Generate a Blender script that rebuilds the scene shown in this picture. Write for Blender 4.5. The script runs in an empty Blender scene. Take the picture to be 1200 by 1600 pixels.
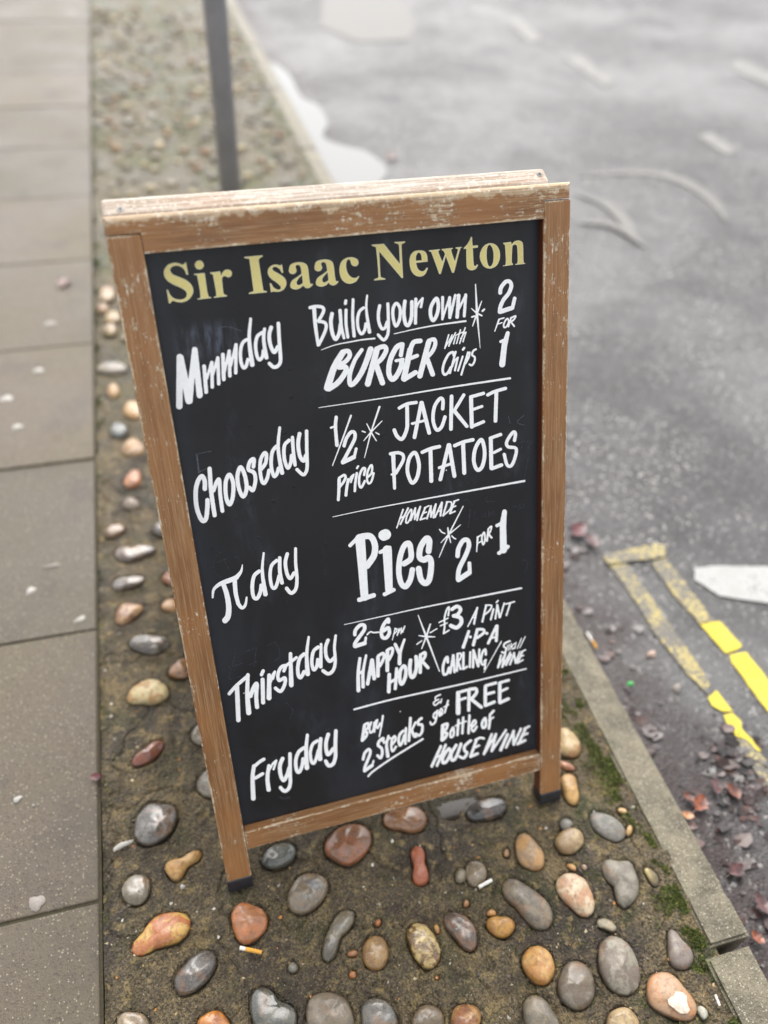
import bpy, bmesh, math, random
import numpy as np
from mathutils import Matrix, Vector

sc = bpy.context.scene
col = sc.collection
# ------------------------------------------------------------------ camera
F_PX = 1244.4                       # focal length in photo pixels (photo is 1200 wide)
PITCH, ROLL, YAW, CAM_H = 0.7624, 0.0649, 0.3058, 1.4077
def cam_axes():
    cy, sy = math.cos(YAW), math.sin(YAW)
    f = np.array([sy*math.cos(PITCH), cy*math.cos(PITCH), -math.sin(PITCH)])
    r = np.array([cy, -sy, 0.0]); u = np.cross(r, f)
    c, s = math.cos(ROLL), math.sin(ROLL)
    return c*r+s*u, -s*r+c*u, f
CR, CU, CF = cam_axes()
CAM = np.array([0.0, 0.0, CAM_H])
cd = bpy.data.cameras.new('camera'); cam = bpy.data.objects.new('camera', cd); col.objects.link(cam)
m = Matrix.Identity(4)
for i in range(3):
    m[i][0] = CR[i]; m[i][1] = CU[i]; m[i][2] = -CF[i]; m[i][3] = CAM[i]
cam.matrix_world = m
cd.sensor_fit = 'HORIZONTAL'; cd.sensor_width = 36; cd.lens = 36*F_PX/1200
cd.clip_start = 0.02; cd.clip_end = 500
cd.dof.use_dof = True; cd.dof.focus_distance = 1.18; cd.dof.aperture_fstop = 1.9
sc.camera = cam
# ------------------------------------------------------------------ light
SUN_EL, SUN_AZ = math.radians(52), math.radians(12)     # azimuth clockwise from +Y
w = bpy.data.worlds.new('World'); sc.world = w; w.use_nodes = True
nt = w.node_tree; nt.nodes.clear()
sky = nt.nodes.new('ShaderNodeTexSky'); sky.sky_type = 'NISHITA'; sky.sun_disc = False
sky.sun_elevation = SUN_EL; sky.sun_rotation = SUN_AZ; sky.dust_density = 3.0; sky.air_density = 1.0
hs = nt.nodes.new('ShaderNodeHueSaturation'); hs.inputs['Saturation'].default_value = 0.16
bg = nt.nodes.new('ShaderNodeBackground'); bg.inputs['Strength'].default_value = 0.15
wo = nt.nodes.new('ShaderNodeOutputWorld')
nt.links.new(sky.outputs[0], hs.inputs['Color']); nt.links.new(hs.outputs[0], bg.inputs['Color']); nt.links.new(bg.outputs[0], wo.inputs[0])
sl = bpy.data.lights.new('sun', 'SUN'); sl.energy = 0.66; sl.angle = math.radians(46); sl.color = (1.0, 0.96, 0.9)
so = bpy.data.objects.new('sun', sl); col.objects.link(so)
sd = Vector((math.sin(SUN_AZ)*math.cos(SUN_EL), math.cos(SUN_AZ)*math.cos(SUN_EL), math.sin(SUN_EL)))
so.rotation_euler = sd.to_track_quat('Z', 'Y').to_euler(); so.location = sd*20
sc.view_settings.view_transform = 'Standard'; sc.view_settings.look = 'None'
sc.view_settings.gamma = 1; sc.view_settings.use_curve_mapping = False
sc.view_settings.exposure = 1.44

random.seed(7); rng = np.random.default_rng(7)
# ------------------------------------------------------------------ helpers
def ray(px, py):
    return CF + CR*(px-600)/F_PX - CU*(py-800)/F_PX
def on_ground(px, py, z=0.0):
    d = ray(px, py); k = (z-CAM_H)/d[2]
    return CAM + k*d
# the front frame of the A-board: origin at the foot of its left stile, s across, t up the slope, d into it
BX, BY, BA, BL = -0.0528, 0.5607, 0.0331, 0.3966
BO = np.array([BX, BY, 0.0])
BU = np.array([math.cos(BA), math.sin(BA), 0.0]); BN = np.array([-math.sin(BA), math.cos(BA), 0.0]); BZ = np.array([0, 0, 1.0])
BT = math.cos(BL)*BZ + math.sin(BL)*BN
BD = math.cos(BL)*BN - math.sin(BL)*BZ
def on_board(px, py, d):
    r = ray(px, py); o = BO + d*BD
    k = ((o-CAM)@BD)/(r@BD); p = CAM + k*r - BO
    return p@BU, p@BT
def hexc(r, g, b):
    f = lambda c: (c/255/12.92 if c/255 <= .04045 else ((c/255+.055)/1.055)**2.4)
    return (f(r), f(g), f(b), 1)

def link(ob, parent=None, mw=None):
    col.objects.link(ob)
    if parent is not None:
        ob.parent = parent
        pm = PM[parent.name]
    else: pm = Matrix.Identity(4)
    mw = mw if mw is not None else pm
    ob.matrix_basis = pm.inverted() @ mw
    PM[ob.name] = mw
    return ob
PM = {}
def mesh_obj(name, verts, faces, mat, parent=None, mw=None, smooth=False, colors=None):
    me = bpy.data.meshes.new(name); me.from_pydata([tuple(map(float, v)) for v in verts], [], faces); me.update()
    if mat is not None: me.materials.append(mat)
    if smooth: me.polygons.foreach_set('use_smooth', [True]*len(me.polygons))
    if colors is not None:
        a = me.color_attributes.new('tint', 'FLOAT_COLOR', 'POINT')
        a.data.foreach_set('color', np.asarray(colors, dtype=np.float32).ravel())
    return link(bpy.data.objects.new(name, me), parent, mw)
def bm_obj(name, bm, mat, parent=None, mw=None, smooth=False):
    me = bpy.data.meshes.new(name); bm.to_mesh(me); bm.free()
    if mat is not None: me.materials.append(mat)
    if smooth: me.polygons.foreach_set('use_smooth', [True]*len(me.polygons))
    return link(bpy.data.objects.new(name, me), parent, mw)
def empty(name, loc=(0, 0, 0), parent=None, mw=None):
    o = bpy.data.objects.new(name, None); o.empty_display_size = .05
    return link(o, parent, mw if mw is not None else Matrix.Translation(Vector(loc)))
def tag(o, label=None, cat=None, group=None, kind=None):
    if label: o['label'] = label
    if cat: o['category'] = cat
    if group: o['group'] = group
    if kind: o['kind'] = kind
    return o
def box_bm(sx, sy, sz, bev=0.0, seg=2):
    bm = bmesh.new(); bmesh.ops.create_cube(bm, size=1)
    bmesh.ops.scale(bm, vec=(sx, sy, sz), verts=bm.verts)
    if bev: bmesh.ops.bevel(bm, geom=bm.edges[:], offset=bev, segments=seg, affect='EDGES', profile=.5)
    return bm
def spline(pts, n=5, closed=False):
    P = np.asarray(pts, float); N = len(P)
    if N < 3 and not closed:
        return P
    out = []
    for i in range(N if closed else N-1):
        g = lambda k: P[k % N] if closed else P[min(max(k, 0), N-1)]
        p0, p1, p2, p3 = g(i-1), g(i), g(i+1), g(i+2)
        for k in range(n):
            t = k/n
            out.append(.5*((2*p1)+(-p0+p2)*t+(2*p0-5*p1+4*p2-p3)*t*t+(-p0+3*p1-3*p2+p3)*t**3))
    if not closed: out.append(P[-1])
    return np.array(out)
# lattice noise for modelling
_tab = np.random.default_rng(3).random((256, 256))
def vn(x, y):
    xi = np.floor(x).astype(int); yi = np.floor(y).astype(int); fx = x-xi; fy = y-yi
    fx = fx*fx*(3-2*fx); fy = fy*fy*(3-2*fy)
    a = _tab[xi % 256, yi % 256]; b = _tab[(xi+1) % 256, yi % 256]; c = _tab[xi % 256, (yi+1) % 256]; d = _tab[(xi+1) % 256, (yi+1) % 256]
    return (a*(1-fx)+b*fx)*(1-fy)+(c*(1-fx)+d*fx)*fy
def fbm(x, y, o=3):
    s = 0; a = .5
    for i in range(o):
        s = s + a*(vn(x*2**i+17.3*i, y*2**i+5.1*i)-.5)*2; a *= .5
    return s

# ------------------------------------------------------------------ materials
class NG:
    def __init__(s, name):
        s.m = bpy.data.materials.new(name); s.m.use_nodes = True; s.t = s.m.node_tree
        s.b = s.t.nodes['Principled BSDF']; s.n = s.t.nodes; s.l = s.t.links
    def node(s, t, **k):
        nd = s.n.new(t)
        for a, v in k.items(): setattr(nd, a, v)
        return nd
    def put(s, sock, v):
        if isinstance(v, bpy.types.NodeSocket): s.l.new(v, sock)
        elif v is not None: sock.default_value = v
    def coord(s, kind='Object', scale=(1, 1, 1), rot=(0, 0, 0)):
        tc = s.node('ShaderNodeTexCoord'); mp = s.node('ShaderNodeMapping')
        s.l.new(tc.outputs[kind], mp.inputs[0]); mp.inputs['Scale'].default_value = scale; mp.inputs['Rotation'].default_value = rot
        return mp.outputs[0]
    def world(s, scale=(1, 1, 1)):
        g = s.node('ShaderNodeNewGeometry'); mp = s.node('ShaderNodeMapping')
        s.l.new(g.outputs['Position'], mp.inputs[0]); mp.inputs['Scale'].default_value = scale
        return mp.outputs[0]
    def noise(s, vec, scale, detail=4, rough=.55, dist=0):
        nd = s.node('ShaderNodeTexNoise'); s.l.new(vec, nd.inputs['Vector'])
        nd.inputs['Scale'].default_value = scale; nd.inputs['Detail'].default_value = detail
        nd.inputs['Roughness'].default_value = rough; nd.inputs['Distortion'].default_value = dist
        return nd.outputs['Fac']
    def voro(s, vec, scale, out='Color', feature='F1'):
        nd = s.node('ShaderNodeTexVoronoi', feature=feature); s.l.new(vec, nd.inputs['Vector']); nd.inputs['Scale'].default_value = scale
        return nd.outputs[out]
    def math(s, op, a, b=None, c=None, clamp=False):
        nd = s.node('ShaderNodeMath', operation=op, use_clamp=clamp)
        s.put(nd.inputs[0], a); s.put(nd.inputs[1], b)
        if c is not None: s.put(nd.inputs[2], c)
        return nd.outputs[0]
    def ramp(s, f, lo, hi, a=0., b=1.):
        nd = s.node('ShaderNodeMapRange', interpolation_type='SMOOTHSTEP'); s.put(nd.inputs[0], f)
        nd.inputs[1].default_value = lo; nd.inputs[2].default_value = hi; nd.inputs[3].default_value = a; nd.inputs[4].default_value = b
        return nd.outputs[0]
    def mix(s, f, a, b, blend='MIX'):
        nd = s.node('ShaderNodeMix', data_type='RGBA', blend_type=blend)
        s.put(nd.inputs[0], f); s.put(nd.inputs[6], a); s.put(nd.inputs[7], b)
        return nd.outputs[2]
    def attr(s, name, typ='OBJECT', out='Fac'):
        nd = s.node('ShaderNodeAttribute', attribute_type=typ, attribute_name=name)
        return nd.outputs[out]
    def sep(s, v):
        nd = s.node('ShaderNodeSeparateXYZ'); s.l.new(v, nd.inputs[0]); return nd.outputs
    def bump(s, h, dist, strength=1.0, prev=None):
        nd = s.node('ShaderNodeBump'); s.l.new(h, nd.inputs['Height']); nd.inputs['Distance'].default_value = dist
        nd.inputs['Strength'].default_value = strength
        if prev is not None: s.l.new(prev, nd.inputs['Normal'])
        return nd.outputs[0]
    def out(s, color=None, rough=None, normal=None, spec=None, metal=None, coat=None, coat_r=None):
        i = s.b.inputs
        s.put(i['Base Color'], color); s.put(i['Roughness'], rough)
        if normal is not None: s.l.new(normal, i['Normal'])
        if spec is not None: s.put(i['Specular IOR Level'], spec)
        if metal is not None: s.put(i['Metallic'], metal)
        if coat is not None: s.put(i['Coat Weight'], coat)
        if coat_r is not None: s.put(i['Coat Roughness'], coat_r)
        return s.m

def wood_mat(name, axis, dark, mid, pale, wear):
    """stained timber; axis = grain direction, wear raises the amount of bare grey wood on edges"""
    g = NG(name)
    def st(a_, b_):
        q = [a_, a_, a_]; q[axis] = b_; return g.coord('Object', tuple(q))
    v3 = g.coord('Object')
    n1 = g.noise(st(90, 3), 1, 6, .65, .5); n2 = g.noise(st(520, 14), 1, 3, .6); n3 = g.noise(v3, 9, 3); n4 = g.noise(st(1100, 60), 1, 2, .6)
    c = g.mix(g.ramp(n1, .28, .72), dark, mid)
    c = g.mix(g.ramp(n2, .44, .66, 0, .5), c, g.mix(.55, mid, pale))
    c = g.mix(g.ramp(n4, .42, .62, 0, .35), c, dark)
    c = g.mix(g.ramp(n3, .4, .65, 0, .45), c, hexc(160, 108, 62))
    o = g.sep(v3)
    ex = g.math('SUBTRACT', g.attr('half_x'), g.math('ABSOLUTE', o[0]))
    ey = g.math('SUBTRACT', g.attr('half_y'), g.math('ABSOLUTE', o[1]))
    ez = g.math('SUBTRACT', g.attr('half_z'), g.math('ABSOLUTE', o[2]))
    ed = g.math('MINIMUM', g.math('MAXIMUM', ex, ey), g.math('MAXIMUM', ez, ey))
    edge = g.ramp(ed, 0, .0045, .17, 0)
    # side faces get a darker, redder brown and no pale wear
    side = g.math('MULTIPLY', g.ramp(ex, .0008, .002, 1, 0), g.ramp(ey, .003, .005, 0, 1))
    side = g.math('MULTIPLY', side, g.attr('red_side'))
    chips = g.noise(st(420, 60), 1, 4, .65)
    spots = g.noise(v3, 170, 5, .75)
    big = g.noise(v3, 13, 3)
    m1 = g.math('ADD', g.math('ADD', g.math('MULTIPLY', chips, .6), g.math('MULTIPLY', spots, .4)), edge)
    m1 = g.math('ADD', m1, g.math('MULTIPLY', g.math('SUBTRACT', big, .5), .55))
    m1 = g.math('ADD', m1, g.math('MULTIPLY', g.attr('wear'), .1))
    up = g.math('MULTIPLY', g.ramp(g.math('SUBTRACT', g.attr('half_z'), o[2]), 0, .30, .075, 0), g.attr('wear_up'))
    m1 = g.math('ADD', m1, up)
    m1 = g.ramp(m1, .615-wear, .685-wear)
    top = g.math('SUBTRACT', g.attr('half_z'), o[2])
    top = g.math('ADD', top, g.math('MULTIPLY', g.math('SUBTRACT', g.noise(g.coord('Object', (42, 42, 30)), 1, 5, .75), .5), .044))
    tw = g.math('MULTIPLY', g.ramp(top, .008, .0125, 1, 0), g.attr('wear_top'))
    mm = g.math('MAXIMUM', m1, tw)
    mm = g.math('MULTIPLY', mm, g.math('SUBTRACT', 1, side))
    palev = g.mix(g.ramp(n2, .35, .65), hexc(158, 136, 114), pale)
    palev = g.mix(g.ramp(spots, .52, .64, 0, .8), palev, hexc(228, 218, 200))
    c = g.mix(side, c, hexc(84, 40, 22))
    c = g.mix(g.math('MULTIPLY', mm, .92), c, palev)
    nb = g.bump(g.math('ADD', g.math('ADD', n2, n4), g.math('MULTIPLY', mm, -.8)), .0005, .8)
    return g.out(c, g.ramp(mm, 0, 1, .45, .7), nb, .4)
WD = hexc(120, 80, 46); WM = hexc(152, 110, 68); WP = hexc(204, 180, 144)
M = {}
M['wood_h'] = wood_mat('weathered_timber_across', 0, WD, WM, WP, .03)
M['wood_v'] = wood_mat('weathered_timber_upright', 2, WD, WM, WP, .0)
M['wood_grey'] = wood_mat('bare_grey_timber', 0, hexc(126, 110, 96), hexc(160, 144, 128), hexc(210, 202, 192), .06)

SMX, SMZ = [float(q) for q in np.array(on_board(325, 532, .0169))-np.array([.31, .573])]
def panel_mat():
    g = NG('black_board_paint'); v = g.coord('Object'); o = g.sep(v)
    n = g.noise(v, 5, 5, .6); f = g.noise(g.coord('Object', (60, 60, 25)), 1, 4, .7)
    s = g.noise(g.coord('Object', (14, 14, 5)), 1, 3, .6)
    edge = g.math('SUBTRACT', .27, g.math('ABSOLUTE', g.math('SUBTRACT', o[0], 0)))
    e = g.ramp(edge, -.01, .035, 1, 0)
    c = g.mix(g.math('MULTIPLY', e, .75), hexc(19, 19, 21), hexc(44, 49, 58))
    sm = g.math('MULTIPLY', g.ramp(s, .52, .75), g.ramp(f, .4, .7))
    c = g.mix(g.math('MULTIPLY', sm, .75), c, hexc(60, 65, 76))
    c = g.mix(g.math('MULTIPLY', g.ramp(g.noise(g.coord('Object', (3, 3, 2)), 1, 5, .65, .6), .5, .68), .45), c, hexc(50, 54, 62))
    c = g.mix(g.ramp(g.noise(v, 900, 2, .5), .35, .7, 0, .35), c, hexc(36, 36, 38))
    # rubbed out chalk above the first day name
    sx = g.ramp(g.math('ABSOLUTE', g.math('SUBTRACT', o[0], SMX)), .01, .055, 1, 0)
    sz = g.ramp(g.math('ABSOLUTE', g.math('SUBTRACT', o[2], SMZ)), .006, .030, 1, 0)
    st = g.noise(g.coord('Object', (110, 110, 18)), 1, 4, .7)
    c = g.mix(g.math('MULTIPLY', g.math('MULTIPLY', g.math('MULTIPLY', sx, sz), g.ramp(st, .4, .75)), .6), c, hexc(112, 120, 140))
    # specks of white
    vo = g.voro(v, 60, 'Distance'); keep = g.voro(v, 60, 'Color')
    ks = g.node('ShaderNodeSeparateColor'); g.l.new(keep, ks.inputs[0])
    sp = g.math('MULTIPLY', g.math('LESS_THAN', vo, .07), g.math('GREATER_THAN', ks.outputs[0], .975))
    c = g.mix(sp, c, hexc(210, 210, 210))
    lump = g.noise(v, 70, 2, .4)
    nb = g.bump(g.ramp(lump, .68, .78), .0006, .6)
    nb = g.bump(f, .0002, .5, nb)
    return g.out(c, g.ramp(n, .3, .7, .42, .58), nb, .35)
M['panel'] = panel_mat()
def flat(name, c, r=.5, spec=.5, metal=0, nscale=0, var=.1, bump=0):
    g = NG(name); cc = c; nb = None
    if nscale:
        n = g.noise(g.coord('Object'), nscale, 4, .6)
        cc = g.mix(g.ramp(n, .3, .7), tuple(x*(1-var) for x in c[:3])+(1,), tuple(min(1, x*(1+var)) for x in c[:3])+(1,))
        if bump: nb = g.bump(n, bump, .6)
    return g.out(cc, r, nb, spec, metal)
M['white_paint'] = flat('white_sign_paint', (.93, .93, .92, 1), .55, .3, 0, 120, .035)
M['chalk'] = flat('rubbed_out_chalk', hexc(84, 88, 98), .8, .2, 0, 300, .5)
M['chalk_faint'] = flat('faint_rubbed_out_chalk', hexc(60, 62, 70), .8, .2, 0, 300, .5)
M['gold'] = flat('pale_gold_vinyl', hexc(216, 202, 130), .5, .4, 0, 500, .05)
M['gold_edge'] = flat('cream_vinyl_edge', hexc(232, 226, 190), .5, .4)
M['plastic'] = flat('black_plastic', hexc(34, 34, 38), .38, .5, 0, 60, .2)
M['screw'] = flat('dull_screw_steel', hexc(120, 120, 118), .4, .5, .8)
M['screw_dark'] = flat('dark_recess', hexc(30, 30, 30), .7)
M['post'] = flat('dark_grey_post_paint', hexc(150, 150, 154), .5, .4, 0, 8, .12)
# ------------------------------------------------------------------ lettering: strokes read off the board and put back on its plane
# tile = (x, y, scale): stroke coordinates are in that enlarged tile.  'w[>w2][s|c] x y x y ...'  s = straight, c = closed
def segs(tile, strokes, dx=0, dy=0):
    ox, oy, k = tile; out = []
    for st in strokes.strip().split(';'):
        t = st.split()
        if not t: continue
        h = t[0]; mode = ''
        if h[-1] in 'sc': mode = h[-1]; h = h[:-1]
        a, b = (h.split('>')+[h])[:2] if '>' in h else (h, h)
        v = [float(q) for q in t[1:]]
        P = np.array(v).reshape(-1, 2)
        if len(P) == 1: P = np.vstack([P, P+.01])
        if mode != 's': P = spline(P, 6, mode == 'c')
        if mode == 'c': P = np.vstack([P, P[:1]])
        P = (P+[dx, dy])/k+[ox, oy]
        L = np.concatenate([[0], np.cumsum(np.hypot(*(P[1:]-P[:-1]).T))]); L = L/max(L[-1], 1e-6)
        W = (float(a)+(float(b)-float(a))*L)/k/2
        out.append((P, W))
    return out
def grid_for(P0, P1, h, pad):
    x0, y0 = P0-pad; x1, y1 = P1+pad
    nx = int((x1-x0)/h)+2; ny = int((y1-y0)/h)+2
    return x0, y0, nx, ny
def field_strokes(S, h=.42):
    A = np.vstack([p for p, w in S]); mw = max(w.max() for p, w in S)
    x0, y0, nx, ny = grid_for(A.min(0), A.max(0), h, mw+2*h)
    D = np.full((ny, nx), 9.)
    for P, W in S:
        for i in range(len(P)-1):
            a, b = P[i], P[i+1]; r0, r1 = W[i], W[i+1]; r = max(r0, r1)+2*h
            i0 = max(int((min(a[0], b[0])-r-x0)/h), 0); i1 = min(int((max(a[0], b[0])+r-x0)/h)+2, nx)
            j0 = max(int((min(a[1], b[1])-r-y0)/h), 0); j1 = min(int((max(a[1], b[1])+r-y0)/h)+2, ny)
            X = x0+h*np.arange(i0, i1)[None, :]; Y = y0+h*np.arange(j0, j1)[:, None]
            d = b-a; q = max(d@d, 1e-9); t = np.clip(((X-a[0])*d[0]+(Y-a[1])*d[1])/q, 0, 1)
            dd = np.hypot(X-a[0]-t*d[0], Y-a[1]-t*d[1])-(r0+(r1-r0)*t)
            D[j0:j1, i0:i1] = np.minimum(D[j0:j1, i0:i1], dd)
    Y, X = np.mgrid[0:ny, 0:nx]
    D = D+.22*fbm((x0+X*h)*.55, (y0+Y*h)*.55, 2)      # uneven brush edge
    return D, x0, y0, h
def parse_outline(tile, txt, dx=0, dy=0):
    """closed outlines, '|' between them; a '*' after a point makes a corner"""
    ox, oy, k = tile; res = []
    for ol in txt.split('|'):
        pts = []; cor = []
        for t in ol.split(','):
            t = t.strip()
            c = t.endswith('*'); t = t.rstrip('*')
            a, b = t.split(); pts.append((float(a), float(b))); cor.append(c)
        P = (np.array(pts)+[dx, dy])/k+[ox, oy]; n = len(P)
        if not any(cor): res.append(spline(P, 6, True)); continue
        s = cor.index(True); P = np.roll(P, -s, 0); cor = cor[s:]+cor[:s]
        idx = [i for i in range(n) if cor[i]]+[n]; PP = np.vstack([P, P[:1]]); o = []
        for a, b in zip(idx[:-1], idx[1:]):
            o.append(spline(PP[a:b+1], 6)[:-1] if b-a > 1 else PP[a:a+1])
        res.append(np.vstack(o))
    return res
def field_outlines(O, h=.34):
    A = np.vstack(O); x0, y0, nx, ny = grid_for(A.min(0), A.max(0), h, 3*h)
    Y, X = np.mgrid[0:ny, 0:nx]; X = x0+X*h; Y = y0+Y*h
    D = np.full(X.shape, 99.); inside = np.zeros(X.shape, bool)
    for P in O:
        Q = np.roll(P, -1, 0)
        for a, b in zip(P, Q):
            d = b-a; q = max(d@d, 1e-12); t = np.clip(((X-a[0])*d[0]+(Y-a[1])*d[1])/q, 0, 1)
            D = np.minimum(D, np.hypot(X-a[0]-t*d[0], Y-a[1]-t*d[1]))
            if a[1] != b[1]:
                c = ((a[1] > Y) != (b[1] > Y)) & (X < (b[0]-a[0])*(Y-a[1])/(b[1]-a[1])+a[0]); inside ^= c
    return np.where(inside, -D, D), x0, y0, h
def field_mesh(F, off=0.0):
    """marching squares of field<off -> verts (photo px), faces; full cells joined in rows"""
    D, x0, y0, h = F; D = D-off; ny, nx = D.shape
    I = D < 0; V = {}; verts = []; faces = []
    def vid(key, p):
        if key not in V: V[key] = len(verts); verts.append(p)
        return V[key]
    def corner(j, i): return vid((j, i, 0), (x0+i*h, y0+j*h))
    def ex(j, i):
        t = D[j, i]/(D[j, i]-D[j, i+1]); return vid((j, i, 1), (x0+(i+t)*h, y0+j*h))
    def ey(j, i):
        t = D[j, i]/(D[j, i]-D[j+1, i]); return vid((j, i, 2), (x0+i*h, y0+(j+t)*h))
    code = I[:-1, :-1]*1+I[:-1, 1:]*2+I[1:, 1:]*4+I[1:, :-1]*8
    for j in range(ny-1):
        row = code[j]; nz = np.nonzero(row)[0]; k = 0
        while k < len(nz):
            i = nz[k]
            if row[i] == 15:
                e = i
                while e+1 < nx-1 and row[e+1] == 15: e += 1; k += 1
                faces.append([corner(j, i), corner(j, e+1), corner(j+1, e+1), corner(j+1, i)])
            else:
                c = [I[j, i], I[j, i+1], I[j+1, i+1], I[j+1, i]]
                cs = [(j, i), (j, i+1), (j+1, i+1), (j+1, i)]
                ed = [lambda: ex(j, i), lambda: ey(j, i+1), lambda: ex(j+1, i), lambda: ey(j, i)]
                poly = []
                for q in range(4):
                    if c[q]: poly.append(corner(*cs[q]))
                    if c[q] != c[(q+1) % 4]: poly.append(ed[q]())
                if len(poly) > 2: faces.append(poly)
            k += 1
    return verts, faces
REC = 0.0169
def put_lettering(name, F, mat, lift, parent, label=None, off=0.0):
    v, f = field_mesh(F, off)
    V = []
    for x, y in v:
        s, t = on_board(x, y, REC-lift); V.append((s-.31, -lift, t-.573))
    f = [q[::-1] for q in f]
    o = mesh_obj(name, V, f, mat, parent, PM[parent.name])
    if label: o['label'] = label
    return o
T1 = (250, 380, 7.5); T2 = (380, 370, 6); T3 = (570, 350, 7.5); T4 = (690, 350, 7.5)
SERIF = [
 (T1, "303 220*,330 368*,310 368*,285 310,240 272,185 262,135 280,118 320,150 365,220 395,300 430,360 480,388 540,380 600,340 655,280 688,210 690,150 675,120 705*,105 705*,78 545*,92 545*,115 600,160 645,225 662,285 650,315 610,300 560,240 520,160 485,90 440,52 385,50 320,85 262,140 235,200 232,260 252,285 240", 0, 0),
 (T1, "460 203,495 218,512 255,498 292,462 307,425 292,409 255,425 218", 0, 0),
 (T1, "397 362*,522 349*,562 605,598 630*,600 642*,443 660*,443 648*,475 620,440 400,425 375,398 370*", 0, 0),
 (T1, "588 345*,705 330*,714 385*,740 335,780 310,825 320,842 355,825 392,795 398,765 385,740 388,726 425,732 490,745 590,780 610*,788 622*,632 638*,632 628*,660 600,625 390,612 362,588 355*", 0, 0),
 (T2, "8 190*,180 173*,182 184*,148 210,150 260,185 480,192 503,220 510*,222 520*,55 536*,53 526*,88 512,95 490,60 225,52 205,12 200*", 0, 0),
 (T2, "362 258*,375 338*,362 338*,340 300,305 280,275 290,280 315,330 345,385 385,405 430,390 480,350 510,305 515,285 511,270 518*,260 518*,250 435*,262 437*,285 475,325 497,350 488,350 465,315 430,255 385,232 340,240 295,280 265,320 262,345 270", 0, 0),
 (T2, "430 305,445 262,490 243,545 240,590 258,608 300,620 400,630 440,650 440*,652 450*,620 478,585 478,560 455*,535 480,490 493,450 480,442 450,460 410,510 375,548 345*,540 290,525 265,498 265,490 285,500 320,480 345,450 347,432 330|552 358*,512 400,500 435,515 455,545 445,560 430*", 0, 0),
 (T2, "430 305,445 262,490 243,545 240,590 258,608 300,620 400,630 440,650 440*,652 450*,620 478,585 478,560 455*,535 480,490 493,450 480,442 450,460 410,510 375,548 345*,540 290,525 265,498 265,490 285,500 320,480 345,450 347,432 330|552 358*,512 400,500 435,515 455,545 445,560 430*", 240, -26),
 (T2, "1088 370*,1060 415,1010 438,960 430,920 390,903 320,915 245,955 205,1010 192,1060 205,1080 235,1070 268,1040 275,1015 258,1005 225,985 210,968 235,965 290,985 350,1020 382,1060 385,1080 368*", 0, 0),
 (T3, "80 243*,222 232*,412 470*,402 270,388 235,350 222*,348 212*,472 204*,472 215*,440 235,430 270,448 632*,432 632*,168 320*,182 590,195 625,240 640*,240 650*,108 660*,108 650*,148 632,160 600,135 300,118 268,82 252*", 0, 0),
 (T3, "735 440*,730 370,700 322,640 310,575 325,535 375,525 450,545 545,590 600,650 615,705 590,740 518*,725 512*,700 545,665 555,625 530,605 480,600 455*|600 432*,600 380,615 345,638 335,660 360,668 425*", 0, 0),
 (T3, "750 310*,880 296*,880 306*,862 325,908 445*,940 355*,925 318,900 305*,900 295*,1030 280*,1030 292*,1012 310,1055 440*,1088 320,1090 295,1065 285*,1065 276*,1138 268*,1138 280*,1115 300,1045 570*,1022 570*,950 375*,890 585*,872 585*,785 345,770 325,752 318*", 0, 0),
 (T4, "355 150*,362 255*,425 250*,425 275*,365 282*,375 460,390 495,415 475*,428 480*,400 525,355 542,310 525,293 480,290 290*,260 292*,262 280*,310 225,345 152*", 0, 0),
 (T4, "570 225,640 250,680 320,680 410,640 490,560 522,490 490,452 410,455 330,500 255|568 245,598 290,610 370,600 460,570 498,545 480,528 400,530 300,545 255", 0, 0),
 (T4, "722 222*,815 210*,820 245*,850 208,900 193,945 215,955 270,960 440,975 455*,978 467*,865 478*,862 468*,890 450,888 290,875 245,845 245,828 275,822 440,835 465*,836 478*,722 495*,720 485*,752 465,745 270,735 240,722 232*", 0, 0),
]
T5 = (260, 490, 6); T6 = (470, 450, 7.5); T7 = (580, 430, 6); T8 = (490, 520, 6); T9 = (680, 430, 7.5)
T10 = (290, 660, 6); T11 = (500, 620, 8.889); T12 = (600, 590, 5.4545); T13 = (320, 840, 7.5); T14 = (530, 770, 6.316)
T15 = (660, 770, 7.059); T16 = (350, 980, 6.316); T17 = (540, 950, 7.5); T18 = (670, 920, 7.5); T19 = (380, 1130, 7.5)
T20 = (550, 1070, 7.5); T21 = (660, 1050, 6.667); TG = (0, 0, 1)
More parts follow.
